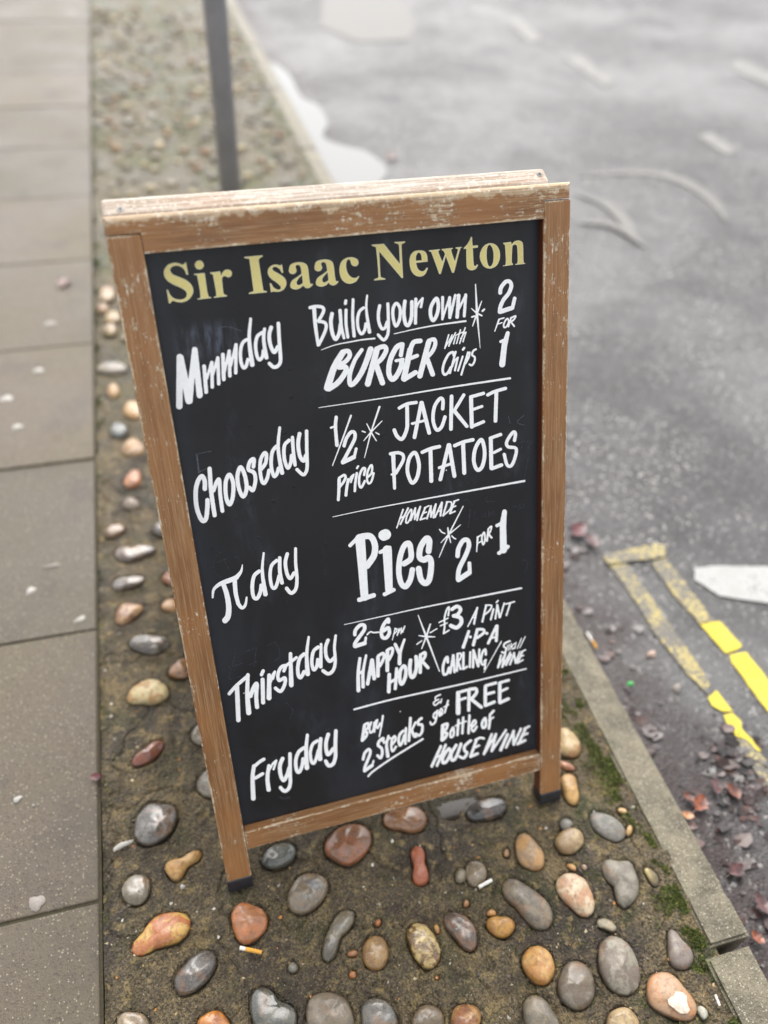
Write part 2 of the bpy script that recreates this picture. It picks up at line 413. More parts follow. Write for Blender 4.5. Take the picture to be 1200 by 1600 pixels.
WORDS = [
 ('word Mmmday', T5, "60s 126 408 121 868;62>70s 130 412 212 815;64>46s 214 815 264 335;52>58s 266 340 312 764;36s 354 495 373 735;26s 378 610 424 455;32s 426 460 430 688;26s 434 575 481 412;32s 482 415 491 658;36s 529 385 538 616;26s 542 555 588 350;32s 588 352 595 583;26s 602 490 651 292;32s 652 292 650 555;32 752 245 715 275 694 350 699 450 720 505 745 495 765 430;26>44 790 50 776 240 805 478;32 898 178 852 215 836 300 850 400 875 432 902 400 908 350;30>38 920 145 912 250 938 412;36 982 130 964 200 974 290 1010 362 1045 310;34 1050 92 1058 250 1070 430 1050 485 1008 502 966 468"),
 ('words Build your', T6, "38 108 230 180 216 252 226 268 265 240 330 205 385;46>38 156 240 172 450 204 668;38 212 392 272 402 298 440 280 520 212 662;44 366 302 352 400 370 530 408 600 450 530 464 430;42>34 460 265 475 450 506 585;36 530 258 530 420 551 575;36s 527 150 522 182;32>40 613 135 608 350 625 562;36 735 232 688 275 664 370 675 480 710 538 748 495 762 420;22>42 777 88 768 250 805 515;38 925 207 909 300 915 400 950 475 988 465 1012 400;36 1020 185 1026 350 1025 500 1008 570 968 608 908 550"),
 ('words your own', T7, "30c 238 264 206 310 206 400 230 476 264 420 272 320;34 316 245 306 350 322 455 352 465 378 390 381 250;30s 418 225 415 450;20 422 310 445 260 482 215;20>24s 483 215 466 298;34c 612 218 563 290 556 370 578 424 612 380 630 290;28>22s 670 208 667 412;20s 670 405 735 205;30>24s 735 212 734 398;26s 738 398 788 188;34s 820 190 806 392;22s 812 335 888 182;28s 886 185 872 382"),
 ('underline', T6, "8>20 240 725 400 668 560 635 730 605 865 592"),
 ('underline', T7, "8>18 215 550 400 508 600 470 885 430"),
 ('word BURGER', T8, "58>66 272 188 190 330 130 515;42 272 178 325 172 338 215 300 268 235 305;50 240 322 298 322 298 370 230 465 145 525;34>56 452 160 385 260 340 390 345 485 400 450 470 330 535 155;56s 590 170 508 478;44 590 150 660 128 680 165 640 240 585 290;52s 585 295 645 468;48 822 112 775 140 720 250 704 370 735 436 780 400 822 310 825 262;40s 834 108 818 210;28s 772 262 840 248;44 1000 76 935 92 900 180;54s 905 160 846 430;36s 905 240 970 215;46s 850 436 955 372;50s 1078 90 996 404;38 1080 75 1130 62 1140 110 1110 180 1060 230;46s 1062 240 1116 388"),
 ('words With Chips', T9, "18s 158 698 114 856;14s 116 850 200 700;18s 196 705 160 830;16s 160 828 238 672;16s 238 722 216 803;16s 296 640 250 800;14s 238 705 335 662;16s 352 615 286 800;16 298 745 345 675 362 668;16s 360 668 326 778;30 218 940 208 902 155 930 104 1030 88 1120 110 1165 150 1140 182 1080;24s 240 898 172 1148;22 195 1080 230 1000 268 965;24s 264 968 232 1115;22s 322 952 268 1118;26s 325 873 340 852;24s 384 905 306 1165;22 375 930 405 905 395 960 355 1035;24 476 868 445 890 432 935 462 960 462 1005 432 1055 402 1045"),
 ('burst of strokes', T7, "10>24s 978 86 992 358;22>4s 992 358 1022 684;8>20s 1036 242 992 358;20>8s 992 358 950 478;8>18s 940 312 992 358;18>16s 992 358 1036 378;18s 1042 336 1060 320;16s 945 392 968 384"),
 ('words 2 for 1', T9, "46 762 205 772 145 825 78 872 75 892 125 862 210 800 290 764 370 756 430;52s 762 428 895 385;42s 905 385 931 272;20>12s 748 518 698 656;16s 745 518 806 500;14s 735 572 785 556;20c 845 508 808 560 806 608 835 602 862 545;20s 888 505 858 602;20 885 502 942 478 922 520 886 546;20s 888 548 926 598;46>66s 850 678 812 815;64>70s 812 810 785 1045;34s 768 778 812 758"),
 ('ruled line', TG, "1>3.3 498 637 612 620 700 605.5 797 591"),
 ('word Chooseday', T10, "42 180 622 178 545 150 505 112 560 94 660 105 800 150 915 190 905 204 800 205 730;40 225 435 240 650 272 870;36 262 640 288 565 315 540 325 680 345 830;38c 412 490 376 560 380 700 412 770 442 700 446 570;38c 516 420 486 500 500 620 540 695 572 620 556 500;36 636 415 640 345 605 365 588 440 640 470 655 540 632 635 600 612;34 698 452 748 385 758 305 738 288 704 350 698 450 714 545 738 570 766 520 782 450;34 850 225 812 280 802 400 826 500 852 488 872 430;26>40 882 50 868 250 905 472;34 970 168 926 220 926 340 956 426 984 385 994 310;32 1002 142 1010 270 1026 398;36 1068 107 1055 200 1070 310 1105 360 1128 310;32 1134 82 1136 250 1140 400 1130 462 1100 490 1045 442"),
 ('words half price', T11, "46>50 225 285 215 420 236 672;30s 152 430 200 412;26>20s 430 262 330 540;22>12s 330 540 174 956;48 335 680 365 580 430 492 480 500 482 580 425 700 345 850 312 905;58s 318 910 470 838;40s 475 838 502 722;48>40 266 1150 262 1300 254 1432;36 265 1130 330 1088 355 1112 330 1180 275 1250;40 392 1150 372 1260 360 1368;26 400 1175 435 1110 470 1080;24s 470 1082 428 1188;36 512 1062 490 1200 484 1308;30s 514 990 530 965;34 612 1085 626 1000 590 1000 548 1100 545 1220 575 1258 622 1170;30 662 1118 715 1060 724 962 700 960 660 1050 655 1160 680 1205 718 1165 746 1060"),
 ('burst of strokes', T11, "28>20s 826 140 708 490;22>10s 708 490 618 848;12>22s 862 335 708 490;22>10s 708 490 608 610;12>22s 650 375 708 490;22>12s 708 490 783 612;18s 586 478 628 492;18s 776 496 820 522"),
 ('words JACKET POTATOES', T12, "28 130 260 195 225 275 212;32 196 235 198 350 194 440 155 522 112 500 88 448;32s 318 215 260 508;34s 322 215 385 470;22s 240 392 345 366;30 500 265 502 192 475 180 430 250 418 360 448 445 490 420 520 335;32s 576 160 570 438;28s 680 148 600 280;34>30s 600 285 706 414;34s 742 175 748 418;28s 738 165 848 134;24s 765 270 835 245;28s 752 416 848 376;28 884 148 940 120 1036 92;32s 958 122 950 368;36>26s 78 655 90 942;28 55 650 120 640 162 660 160 712 100 815;18s 66 826 96 815;32c 265 640 215 690 200 800 238 896 282 850 298 740;30 326 636 400 605 472 588;34s 396 615 403 880;32s 550 575 480 868;34s 556 575 600 838;24s 470 768 560 738;30 602 580 680 548 758 530;34s 674 560 684 812;32c 832 530 780 600 765 710 795 786 838 755 858 640;34s 910 522 915 772;28s 906 516 994 485;24s 935 640 994 610;30s 920 775 1002 745;28 1112 535 1120 475 1095 470 1045 550 1060 590 1120 600 1125 650 1090 745 1050 745 1025 655"),
 ('ruled line', TG, "1>3.2 520 807.6 570 797 620 787.6 700 773 819.4 751.5"),
 ('word pi-day', T13, "22>58 92 702 104 612 170 548 270 508;58>56 270 508 330 486 372 466;54>10 372 466 425 395 441 318;54>68 220 555 255 655 280 800 272 920 238 970;52>46 350 505 362 650 392 775;46>22 392 775 435 824 475 790 490 702;44 636 395 578 450 556 570 570 690 612 712 650 640 662 560;24>54 690 182 674 400 710 662;40 842 268 782 330 765 450 785 570 820 592 850 530 870 450;42>46 878 238 880 400 904 528;42 966 192 944 290 960 410 1000 478 1046 415;34>44 1064 130 1065 300 1080 480 1066 600 1012 650 960 596"),
 ('word HOMEMADE', T14, "18>12s 630 166 568 346;18s 680 152 604 310;16s 600 250 650 228;17c 712 164 672 220 658 290 680 290 708 230;18s 752 150 706 270;16s 752 152 744 262;16s 745 262 798 140;18s 800 136 768 270;18s 850 146 800 266;15s 842 148 886 128;14s 824 205 862 190;15s 802 265 850 250;18s 906 130 866 254;16s 906 132 904 240;16s 905 240 952 112;18s 954 112 930 244;17s 1012 96 946 240;20s 1014 96 1000 225;13s 968 188 1008 172;18s 1066 90 1025 225;16 1060 90 1108 96 1095 160 1030 222;18s 1140 82 1092 204;15s 1132 84 1178 68;14s 1112 145 1150 130;15s 1094 205 1144 182"),
 ('word Pies', T14, "98>88s 206 455 226 700;88>76s 226 700 250 1028;36s 108 520 190 435;62 230 430 310 432 352 515 342 620 275 720;44s 198 1056 340 1012;106s 440 420 458 412;92>74s 474 566 492 960;36s 405 586 498 540;38s 448 1002 538 958;54 640 700 706 650 706 560 688 500 640 525 600 640 588 780 610 890 655 925 700 860 722 760;58 882 575 890 475 860 452 805 530 792 630 835 662 885 640 908 700 890 850 850 892 805 850 785 750"),
 ('burst of strokes', T15, "10>18s 450 148 290 460;18>8s 290 460 184 712;8>18s 422 352 290 460;18>8s 290 460 204 550;14>24s 280 384 290 460;24>10s 290 460 312 550;14 190 405 215 435 248 448;14 325 475 345 498 368 508"),
 ('words 2 for 1', T15, "50 388 695 400 610 450 527 500 525 512 590 472 700 405 840 392 950;56s 398 958 516 880;42s 522 875 518 778;24>12s 610 490 598 648;16s 608 490 652 464;14s 605 560 648 535;20c 682 438 656 490 668 570 690 520;22s 728 400 712 530;18 728 396 762 370 748 430 722 460;24s 728 455 762 494;50>72s 906 208 888 350;70>76s 888 350 894 630;36s 822 362 868 338;42s 845 665 942 594"),
 ('ruled line', TG, "1>3 537.8 976 600 962.5 657 950 735 934.5 814.6 919"),
 ('word Thirstday', T16, "34 52 656 120 580 238 478;44s 128 590 142 916;34>52 236 470 230 650 244 842;40 262 680 295 590 324 562 318 680 326 788;40s 381 518 386 742;34s 386 432 370 468;40>48s 446 475 444 698;26 460 540 480 475 502 440;26s 502 440 482 508;34 592 430 606 380 560 400 532 470 545 525 600 500 600 560 560 632 508 602;34>46s 656 262 664 570;30 612 380 660 342 714 300;36 790 265 748 310 728 400 736 480 760 494 790 440;24>46 836 98 816 270 826 460;34 930 196 882 240 866 340 884 418 914 390 926 320;26>38s 958 168 954 388;34 1026 128 1003 200 1010 290 1045 336 1088 300;26>36 1102 84 1090 200 1098 330 1080 420 1030 460 978 430"),
 ('words 2 to 6 pm', T17, "42 108 312 116 260 170 202 220 206 216 260 160 340 112 410 106 448;46s 112 448 226 412;30s 228 408 237 348;18 252 312 290 280 330 288 388 284;42 502 165 498 132 450 190 420 270 430 340 475 350 512 295 500 232 445 268;18>8s 582 240 547 378;14 575 244 602 246 592 280 565 306;15s 628 240 605 320;12s 608 310 655 232;14s 655 232 648 300;12s 648 298 694 210;15s 694 212 668 286"),
 ('words HAPPY HOUR', T17, "36>46 168 592 148 760 150 965;28>42 240 556 205 750 205 922;34s 165 765 208 735;42s 308 612 258 888;44s 312 612 335 826;32s 280 785 330 765;44s 380 580 378 795;36 386 560 442 532 446 590 400 680;44s 490 502 488 730;34 496 490 546 470 546 530 505 610;40s 582 428 634 540;28>46 690 370 640 520 632 650;44s 512 780 506 980;38s 598 712 582 945;36s 520 872 590 832;42c 682 680 640 740 635 850 660 890 698 815 706 720;44 762 612 752 700 765 800 800 798 830 700 826 572;42s 876 572 874 752;34 876 550 930 522 930 570 890 630;38s 895 622 965 698"),
 ('burst of strokes', T17, "10>24s 850 84 945 335;24>12s 945 335 1100 742;18>24s 993 190 945 335;22>12s 945 335 892 476;12>22s 860 324 945 335;22>12s 945 335 1048 338;14s 990 290 1070 243;14s 835 425 893 383"),
 ('words 3 pounds A PINT', T18, "22 228 312 238 216 208 250 185 340 185 440 175 520;16s 122 394 226 344;14s 135 434 216 400;18s 172 525 238 486;42 272 240 330 206 372 240 340 298 290 318;46 305 318 370 340 380 400 325 455 258 432;20>16s 570 222 458 440;24s 566 226 530 410;14s 502 346 550 330;24s 672 196 628 385;20 668 192 735 196 715 250 662 298;24s 758 240 726 360;18s 792 160 812 138;22s 802 190 780 350;26s 802 190 830 332;20s 835 335 884 170;18s 900 180 1004 150;20s 956 165 910 310"),
 ('letters I.P.A', T18, "34>38s 468 500 404 684;34 487 563;36s 568 480 522 658;32 568 475 640 478 640 520 565 575;36 680 522;32s 792 436 696 638;36s 800 436 790 608;22s 732 578 800 560"),
 ('beer name', T18, "32 222 860 218 802 190 830 166 920 175 1000 215 990 238 925;28s 285 780 252 985;28s 290 780 300 975;18s 262 905 298 890;30s 338 765 328 960;22 336 762 375 760 372 810 340 860;28s 345 860 372 938;30s 406 752 404 938;26s 406 938 450 912;26s 486 742 480 916;30s 522 722 518 918;30s 524 722 578 905;26s 592 712 580 908;28 668 770 662 712 630 745 610 830 625 885 656 880;28s 650 850 668 835;24s 664 840 656 942;14>8s 850 618 645 980"),
 ('words small WINE', T18, "22 950 612 892 640 880 678 906 700 890 748 856 742;12s 925 662 905 732;12s 946 650 930 724;12s 968 640 954 714;13 1008 640 978 668 982 708 1012 680;12s 1024 628 1006 702;12s 1086 580 1036 698;12s 1130 560 1066 690;24s 846 780 810 922;18s 812 922 902 750;24s 896 762 860 915;20s 864 915 955 744;26s 966 772 906 892;22s 1002 752 950 888;24s 998 752 1016 868;20s 1016 870 1066 738;24s 1096 738 1040 868;18s 1088 736 1132 716;16s 1068 800 1110 780;18s 1042 870 1104 832"),
 ('ruled line', TG, "2.8>2.2 553.5 1108.5 600 1096 643 1086 710 1071.5 760 1060 822 1045"),
 ('word Fryday', T19, "44>54 126 502 110 640 118 880;38 132 506 190 455 242 422;38s 140 645 228 592;42>50 302 500 284 640 298 778;24 312 540 350 470 388 438;26s 388 438 356 540;46 462 415 430 500 440 610 475 668 515 605 542 520;42 548 360 550 600 552 700 530 770 482 795 438 756;42 710 290 648 340 616 440 626 550 658 570 690 500 702 420;36>54 752 140 738 300 746 522;38 870 206 812 250 786 350 800 450 830 466 860 400 880 320;42>56 908 182 896 330 900 418;44 996 132 970 230 976 330 1000 366 1055 300;44 1086 92 1080 270 1080 400 1050 480 1000 496 968 446"),
 ('words Buy 2 Steaks', T20, "38s 146 480 120 650;28 145 470 190 450 186 500 145 550;30 150 552 178 562 162 610 122 650;26 225 442 205 500 215 560 250 530 262 445;22s 280 420 262 552;24 298 412 285 470 300 508 330 450;26>16 362 365 345 480 320 606;34 130 872 150 800 196 756 215 790 190 870 152 960 146 1010;40s 154 1002 236 945;22s 238 942 252 890;34 362 655 364 626 320 660 306 710 345 742 355 800 335 858 300 830;28>42 428 600 405 700 420 836;22s 372 682 450 622;28 470 700 510 645 500 602 470 640 460 720 476 778 515 725;32 602 540 562 580 546 650 560 708 590 670 615 590;30s 632 510 625 690;34s 686 392 666 656;26s 744 440 700 530;34 700 532 728 600 748 604;32 815 392 780 420 775 462 820 472 822 540 790 592 748 575;22 190 1072 250 1012 450 872 640 752 830 635"),
 ('words and get', T20, "18 1036 114 980 145 984 180 1015 172;18 985 182 955 215 975 240 1026 200;16s 1050 168 1040 214;22 998 308 962 340 955 380 980 390 1002 330;24 1002 302 986 400 965 450 930 465 918 440;20 1030 342 1062 302 1045 280 1025 320 1025 365 1062 338;22s 1126 186 1086 326;16s 1075 262 1132 234"),
 ('word FREE', T21, "44>50s 372 218 372 424;30 376 214 420 200 466 188;28s 386 292 450 270;34s 486 198 482 398;34 490 182 555 175 560 222 505 284;36s 508 282 612 366;36s 656 155 655 345;30s 662 142 765 114;30s 670 232 745 210;32s 656 350 750 312;36s 806 118 805 312;28s 812 110 900 85;26s 820 200 885 170;32s 808 320 895 280"),
 ('words Bottle of', T21, "38s 212 560 206 706;28 210 555 260 540 250 590 216 628;30 222 628 256 642 240 680 208 712;24c 322 580 292 630 296 680 325 655;26s 376 500 365 656;26s 426 475 416 638;18 345 562 400 532 456 514;26s 490 452 480 638;24 520 572 556 532 545 502 515 540 515 600 535 616 566 570;28c 655 482 622 530 630 580 660 560;26 742 405 704 450 704 500 692 588;18s 690 502 740 472"),
 ('words HOUSE WINE', T21, "30s 192 775 98 982;28s 242 760 152 975;24s 155 885 205 860;32c 275 800 218 880 212 942 250 932 292 850;32 352 762 302 850 308 918 350 890 402 750;30 502 715 442 770 440 820 465 842 432 895 388 882;30s 562 712 502 878;24 552 708 600 686 640 692;24s 532 792 590 766;28s 502 882 575 850;26s 722 650 640 855;22s 650 842 768 645;26s 765 650 722 822;24s 722 824 870 606;32s 886 652 816 812;26s 952 615 872 785;28s 948 620 950 752;26s 952 755 1026 592;28s 1076 588 1002 745;24s 1062 592 1112 566;22s 1032 666 1095 640;28s 990 750 1070 712"),
]
GHOSTS = [
 ('chalk', T10, "5s 90 300 240 268;14s 106 305 124 468;8s 125 465 200 432"),
 ('chalk_faint', T16, "10>7s 115 250 40 520;8 15 412 90 385 180 355;8s 40 515 165 485;7s 215 240 325 200;8s 320 200 296 400;6s 240 372 330 340;6 430 180 500 150 545 220 545 300 500 330;6 600 740 640 770 680 830 650 900"),
 ('chalk_faint', T13, "5 260 130 140 210 95 320 120 410 200 470;6s 150 292 255 242;7s 225 250 280 370;5 340 250 390 220 400 270;5s 950 708 968 770;4s 190 818 225 818"),
 ('chalk_faint', T15, "12>8s 525 190 505 380;6 580 200 568 280 612 292;6c 690 225 655 245 665 265 695 260;6 730 265 740 205 765 250 780 200 800 245;6c 1100 115 1065 140 1085 165 1120 150;6 1000 160 1040 150 1060 190;10>6 1108 740 1160 760 1140 850 1110 900;3s 300 735 560 695;3s 560 695 1130 640;6 715 40 700 95 790 95;6 440 90 500 75 530 120"),
 ('chalk', T12, "5 1195 320 1135 380 1198 406;5s 1060 330 1075 390"),
 ('chalk_faint', (490, 600, 3.333), "4 1070 310 1090 300 1080 340;4 1110 300 1140 300 1115 325 1145 345;5>3s 1122 370 1095 490"),
 ('chalk', T5, "5 480 140 560 122 640 140 712 168"),
 ('chalk_faint', T19, "12 430 860 460 885 550 865;6s 160 880 215 878;7s 965 85 1010 62;5s 655 70 650 105;5s 700 75 690 105"),
]
# ------------------------------------------------------------------ ground materials
def asphalt_mat():
    g = NG('wet_asphalt'); v = g.world()
    big = g.noise(v, .9, 4, .55); mid = g.noise(v, 7, 5, .6); ag = g.voro(v, 150, 'Distance'); agc = g.voro(v, 150, 'Color')
    ks = g.node('ShaderNodeSeparateColor'); g.l.new(agc, ks.inputs[0])
    c = g.mix(g.ramp(ks.outputs[0], .2, 1), hexc(44, 42, 42), hexc(90, 88, 86))
    c = g.mix(g.ramp(ks.outputs[1], .93, .96), c, hexc(170, 166, 160))
    c = g.mix(g.ramp(mid, .35, .7, 0, .5), c, hexc(84, 82, 82))
    c = g.mix(g.ramp(big, .4, .65, 0, .5), c, hexc(100, 99, 97))
    c = g.mix(g.ramp(g.noise(v, 2.3, 5, .65, .4), .48, .62, 0, .65), c, hexc(52, 50, 50))
    # silt and leaf stain lying along the kerb
    x = g.sep(g.world())[0]
    edge = g.math('ADD', g.math('SUBTRACT', x, .80), g.math('MULTIPLY', g.math('SUBTRACT', mid, .5), .35))
    st = g.math('MULTIPLY', g.ramp(edge, .02, .26, 1, 0), g.ramp(g.noise(v, 30, 4, .6), .3, .6, .4, 1))
    c = g.mix(g.math('MULTIPLY', st, .9), c, hexc(50, 38, 36))
    wet = g.ramp(g.math('ADD', g.math('MULTIPLY', big, .65), g.math('MULTIPLY', mid, .35)), .40, .64)
    r = g.math('MULTIPLY_ADD', wet, -.14, .60)
    h = g.math('ADD', g.math('MULTIPLY', g.ramp(ag, .0, .6, 1, 0), 1), g.math('MULTIPLY', g.noise(v, 60, 3), .8))
    nb = g.bump(h, .0035, .55)
    nb = g.bump(mid, .012, .3, nb)
    return g.out(c, r, nb, .4)
def slab_mat():
    g = NG('damp_concrete_paving'); v = g.world()
    rnd = g.node('ShaderNodeObjectInfo').outputs['Random']
    f = g.noise(v, 260, 4, .7); mid = g.noise(v, 9, 5, .6); big = g.noise(v, 2.2, 3)
    ag = g.voro(v, 330, 'Color'); ad = g.voro(v, 330, 'Distance'); ks = g.node('ShaderNodeSeparateColor'); g.l.new(ag, ks.inputs[0])
    c = g.mix(g.ramp(f, .3, .7), hexc(70, 60, 48), hexc(104, 91, 74))
    c = g.mix(g.ramp(mid, .35, .7, 0, .55), c, hexc(92, 83, 70))
    c = g.mix(g.ramp(big, .38, .65, 0, .5), c, hexc(104, 96, 76))
    c = g.mix(g.math('MULTIPLY', g.ramp(rnd, 0, 1), .6), c, hexc(82, 77, 66))
    c = g.mix(g.ramp(g.noise(v, 5, 6, .7), .5, .66, 0, .5), c, hexc(70, 62, 56))
    sp = g.math('MULTIPLY', g.math('GREATER_THAN', ks.outputs[1], .93), g.ramp(ad, .35, .5, 1, 0))
    c = g.mix(g.math('MULTIPLY', sp, .75), c, hexc(150, 142, 122))
    sp2 = g.math('MULTIPLY', g.math('LESS_THAN', ks.outputs[1], .08), .6)
    c = g.mix(sp2, c, hexc(66, 56, 50))
    # blotches of old spills
    c = g.mix(g.ramp(g.noise(v, 34, 3, .5), .68, .76, 0, .3), c, hexc(72, 64, 60))
    r = g.math('MULTIPLY_ADD', g.ramp(big, .35, .65), .12, .50)
    nb = g.bump(g.math('ADD', f, g.math('MULTIPLY', ad, .6)), .0016, .6)
    nb = g.bump(mid, .006, .25, nb)
    return g.out(c, r, nb, .34)
def kerb_mat():
    g = NG('old_concrete_kerb'); v = g.world()
    f = g.noise(v, 300, 4, .7); mid = g.noise(v, 14, 5, .65)
    ag = g.voro(v, 340, 'Color'); ad = g.voro(v, 340, 'Distance'); ks = g.node('ShaderNodeSeparateColor'); g.l.new(ag, ks.inputs[0])
    c = g.mix(g.ramp(mid, .35, .65), hexc(72, 66, 50), hexc(120, 112, 92))
    c = g.mix(g.ramp(f, .35, .75, 0, .5), c, hexc(150, 142, 122))
    sp = g.math('MULTIPLY', g.math('GREATER_THAN', ks.outputs[1], .86), g.ramp(ad, .3, .5, 1, 0))
    c = g.mix(g.math('MULTIPLY', sp, .55), c, hexc(196, 188, 170))
    c = g.mix(g.math('MULTIPLY', g.math('LESS_THAN', ks.outputs[1], .12), .5), c, hexc(86, 76, 64))
    x = g.sep(v)[0]
    moss = g.math('MULTIPLY', g.ramp(x, .695, .725, 1, 0), g.ramp(g.noise(v, 26, 4, .6), .5, .62))
    c = g.mix(g.math('MULTIPLY', moss, .55), c, hexc(74, 84, 42))
    nb = g.bump(g.math('ADD', f, g.math('MULTIPLY', ad, .8)), .0022, .7)
    nb = g.bump(mid, .008, .4, nb)
    return g.out(c, g.ramp(mid, .3, .7, .45, .62), nb, .4)
def verge_mat():
    g = NG('muddy_concrete_bedding'); v = g.world()
    f = g.noise(v, 230, 5, .7); mid = g.noise(v, 22, 5, .65); big = g.noise(v, 4.2, 4)
    ag = g.voro(v, 420, 'Color'); ad = g.voro(v, 420, 'Distance'); ks = g.node('ShaderNodeSeparateColor'); g.l.new(ag, ks.inputs[0])
    c = g.mix(g.ramp(f, .3, .7), hexc(48, 41, 29), hexc(142, 124, 90))
    c = g.mix(g.ramp(mid, .42, .66, 0, .6), c, hexc(78, 68, 52))
    c = g.mix(g.ramp(big, .46, .62, 0, .85), c, hexc(62, 54, 48))
    c = g.mix(g.ramp(g.noise(v, 11, 3), .56, .68, 0, .65), c, hexc(142, 122, 84))
    y = g.sep(v)[1]; x = g.sep(v)[0]
    gr = g.math('MULTIPLY', g.ramp(g.noise(v, 12, 5, .65), .5, .64), g.ramp(x, .28, .66, .45, .9))
    c = g.mix(gr, c, hexc(58, 62, 26))
    c = g.mix(g.ramp(g.noise(v, 46, 4, .7), .54, .64, 0, .7), c, hexc(152, 132, 86))
    sp = g.math('MULTIPLY', g.math('GREATER_THAN', ks.outputs[1], .9), g.ramp(ad, .2, .5, .7, 0))
    c = g.mix(sp, c, g.mix(ks.outputs[2], hexc(150, 122, 78), hexc(186, 176, 156)))
    c = g.mix(g.math('MULTIPLY', g.math('LESS_THAN', ks.outputs[1], .2), .6), c, hexc(48, 42, 34))
    # pale wet glare further up the street put into the colour, with moss green
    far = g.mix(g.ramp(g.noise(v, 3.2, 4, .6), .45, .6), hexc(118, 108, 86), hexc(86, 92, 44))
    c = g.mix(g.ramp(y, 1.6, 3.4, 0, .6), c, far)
    c = g.mix(g.ramp(g.noise(v, 20, 4, .7), .5, .62, 0, .5), c, hexc(60, 54, 44))
    wet = g.ramp(big, .44, .62)
    r = g.math('ADD', g.math('MULTIPLY_ADD', wet, -.24, .6), g.math('MULTIPLY', g.math('SUBTRACT', f, .5), .5))
    cru = g.voro(v, 190, 'Distance'); nb = g.bump(g.math('ADD', g.math('ADD', f, g.math('MULTIPLY', ad, -.5)), g.math('MULTIPLY', cru, -1.1)), .0048, 1)
    nb = g.bump(mid, .006, .5, nb)
    return g.out(c, r, nb, .5)
def stone_mat():
    g = NG('wet_flint_cobble'); v = g.coord('Object'); inf = g.node('ShaderNodeObjectInfo')
    base = inf.outputs['Color']; sec = g.attr('second_colour', 'OBJECT', 'Color'); rnd = inf.outputs['Random']
    off = g.node('ShaderNodeVectorMath', operation='ADD'); g.l.new(v, off.inputs[0])
    cx = g.node('ShaderNodeCombineXYZ'); g.l.new(g.math('MULTIPLY', rnd, 31.7), cx.inputs[0]); g.l.new(g.math('MULTIPLY', rnd, 13.1), cx.inputs[1])
    g.l.new(cx.outputs[0], off.inputs[1]); vv = off.outputs[0]
    n = g.noise(vv, 34, 5, .6, .8); n2 = g.noise(vv, 130, 4, .6); n3 = g.noise(vv, 520, 3, .6)
    c = g.mix(g.ramp(n, .46, .54), base, sec)
    c = g.mix(g.ramp(g.noise(vv, 22, 4, .6, .5), .55, .64, 0, .55), c, g.mix(.5, c, hexc(150, 104, 62)))
    c = g.mix(g.ramp(n2, .48, .66, 0, .6), c, g.mix(.55, base, (.02, .015, .012, 1)))
    c = g.mix(g.ramp(n3, .5, .7, 0, .28), c, g.mix(.5, sec, (.6, .52, .42, 1)))
    pit = g.voro(vv, 120, 'Distance')
    pc = g.voro(vv, 120, 'Color'); ks = g.node('ShaderNodeSeparateColor'); g.l.new(pc, ks.inputs[0])
    pm = g.math('MULTIPLY', g.ramp(pit, .1, .2, 1, 0), g.math('GREATER_THAN', ks.outputs[0], .9))
    c = g.mix(g.math('MULTIPLY', pm, .7), c, hexc(60, 48, 40))
    z = g.sep(v)[2]
    mud = g.math('MULTIPLY', g.ramp(g.math('ADD', z, g.math('MULTIPLY', g.math('SUBTRACT', n2, .5), .012)), -.001, .005, 1, 0), .8)
    c = g.mix(mud, c, hexc(58, 50, 40))
    nb = g.bump(g.math('ADD', n2, g.math('MULTIPLY', n3, .35)), 0.0011, .7)
    return g.out(c, g.math('MULTIPLY_ADD', n2, .3, g.math('MULTIPLY_ADD', g.attr('dryness'), .3, .04)), nb, .5, coat=g.math('SUBTRACT', .75, g.attr('dryness'), clamp=True), coat_r=.12)
def tint_mat(name, rough, jitter=300):
    g = NG(name); c = g.attr('tint', 'GEOMETRY', 'Color')
    n = g.noise(g.world(), jitter, 3)
    c = g.mix(g.ramp(n, .35, .7, 0, .45), c, g.mix(.6, c, (.02, .015, .01, 1)))
    return g.out(c, rough, None, .5)
def line_mat(name, colr, worn):
    g = NG(name); v = g.world()
    n = g.noise(v, 130, 4, .75); n2 = g.noise(v, 16, 3)
    k = g.math('ADD', g.math('MULTIPLY', n, .7), g.math('MULTIPLY', n2, .3))
    m_ = g.ramp(k, worn-.03, worn+.03)
    ag = g.voro(v, 150, 'Distance')
    c = g.mix(m_, hexc(98, 94, 88), colr)
    c = g.mix(g.ramp(n2, .4, .7, 0, .2), c, hexc(120, 112, 90))
    nb = g.bump(ag, .003, .3)
    return g.out(c, .56, nb, .4)
M['asphalt'] = asphalt_mat(); M['slab'] = slab_mat(); M['kerb'] = kerb_mat(); M['verge'] = verge_mat(); M['stone'] = stone_mat()
M['grit'] = tint_mat('grit_chips', .5); M['moss'] = tint_mat('moss_fronds', .7); M['litter'] = tint_mat('wet_dead_leaves', .32, 120)
M['yellow'] = line_mat('fresh_yellow_line', hexc(206, 186, 50), .30)
M['yellow_worn'] = line_mat('worn_yellow_line', hexc(184, 166, 96), .535)
M['white_line'] = line_mat('white_road_line', hexc(160, 160, 157), .41)
M['white_worn'] = line_mat('worn_white_line', hexc(120, 120, 118), .50)
M['gum'] = flat('trodden_gum', hexc(138, 130, 122), .6, .4, 0, 200, .12)
M['gum_white'] = flat('pale_scrap', hexc(168, 164, 156), .6, .3, 0, 200, .1)
M['underlay'] = flat('dark_sand_joint', hexc(60, 54, 38), .8, .3, 0, 200, .3)
def water_mat():
    g = NG('puddle_water'); n = g.noise(g.world(), 14, 2)
    return g.out(hexc(84, 83, 80), .28, g.bump(n, .0008, .3), .5)
M['water'] = water_mat()

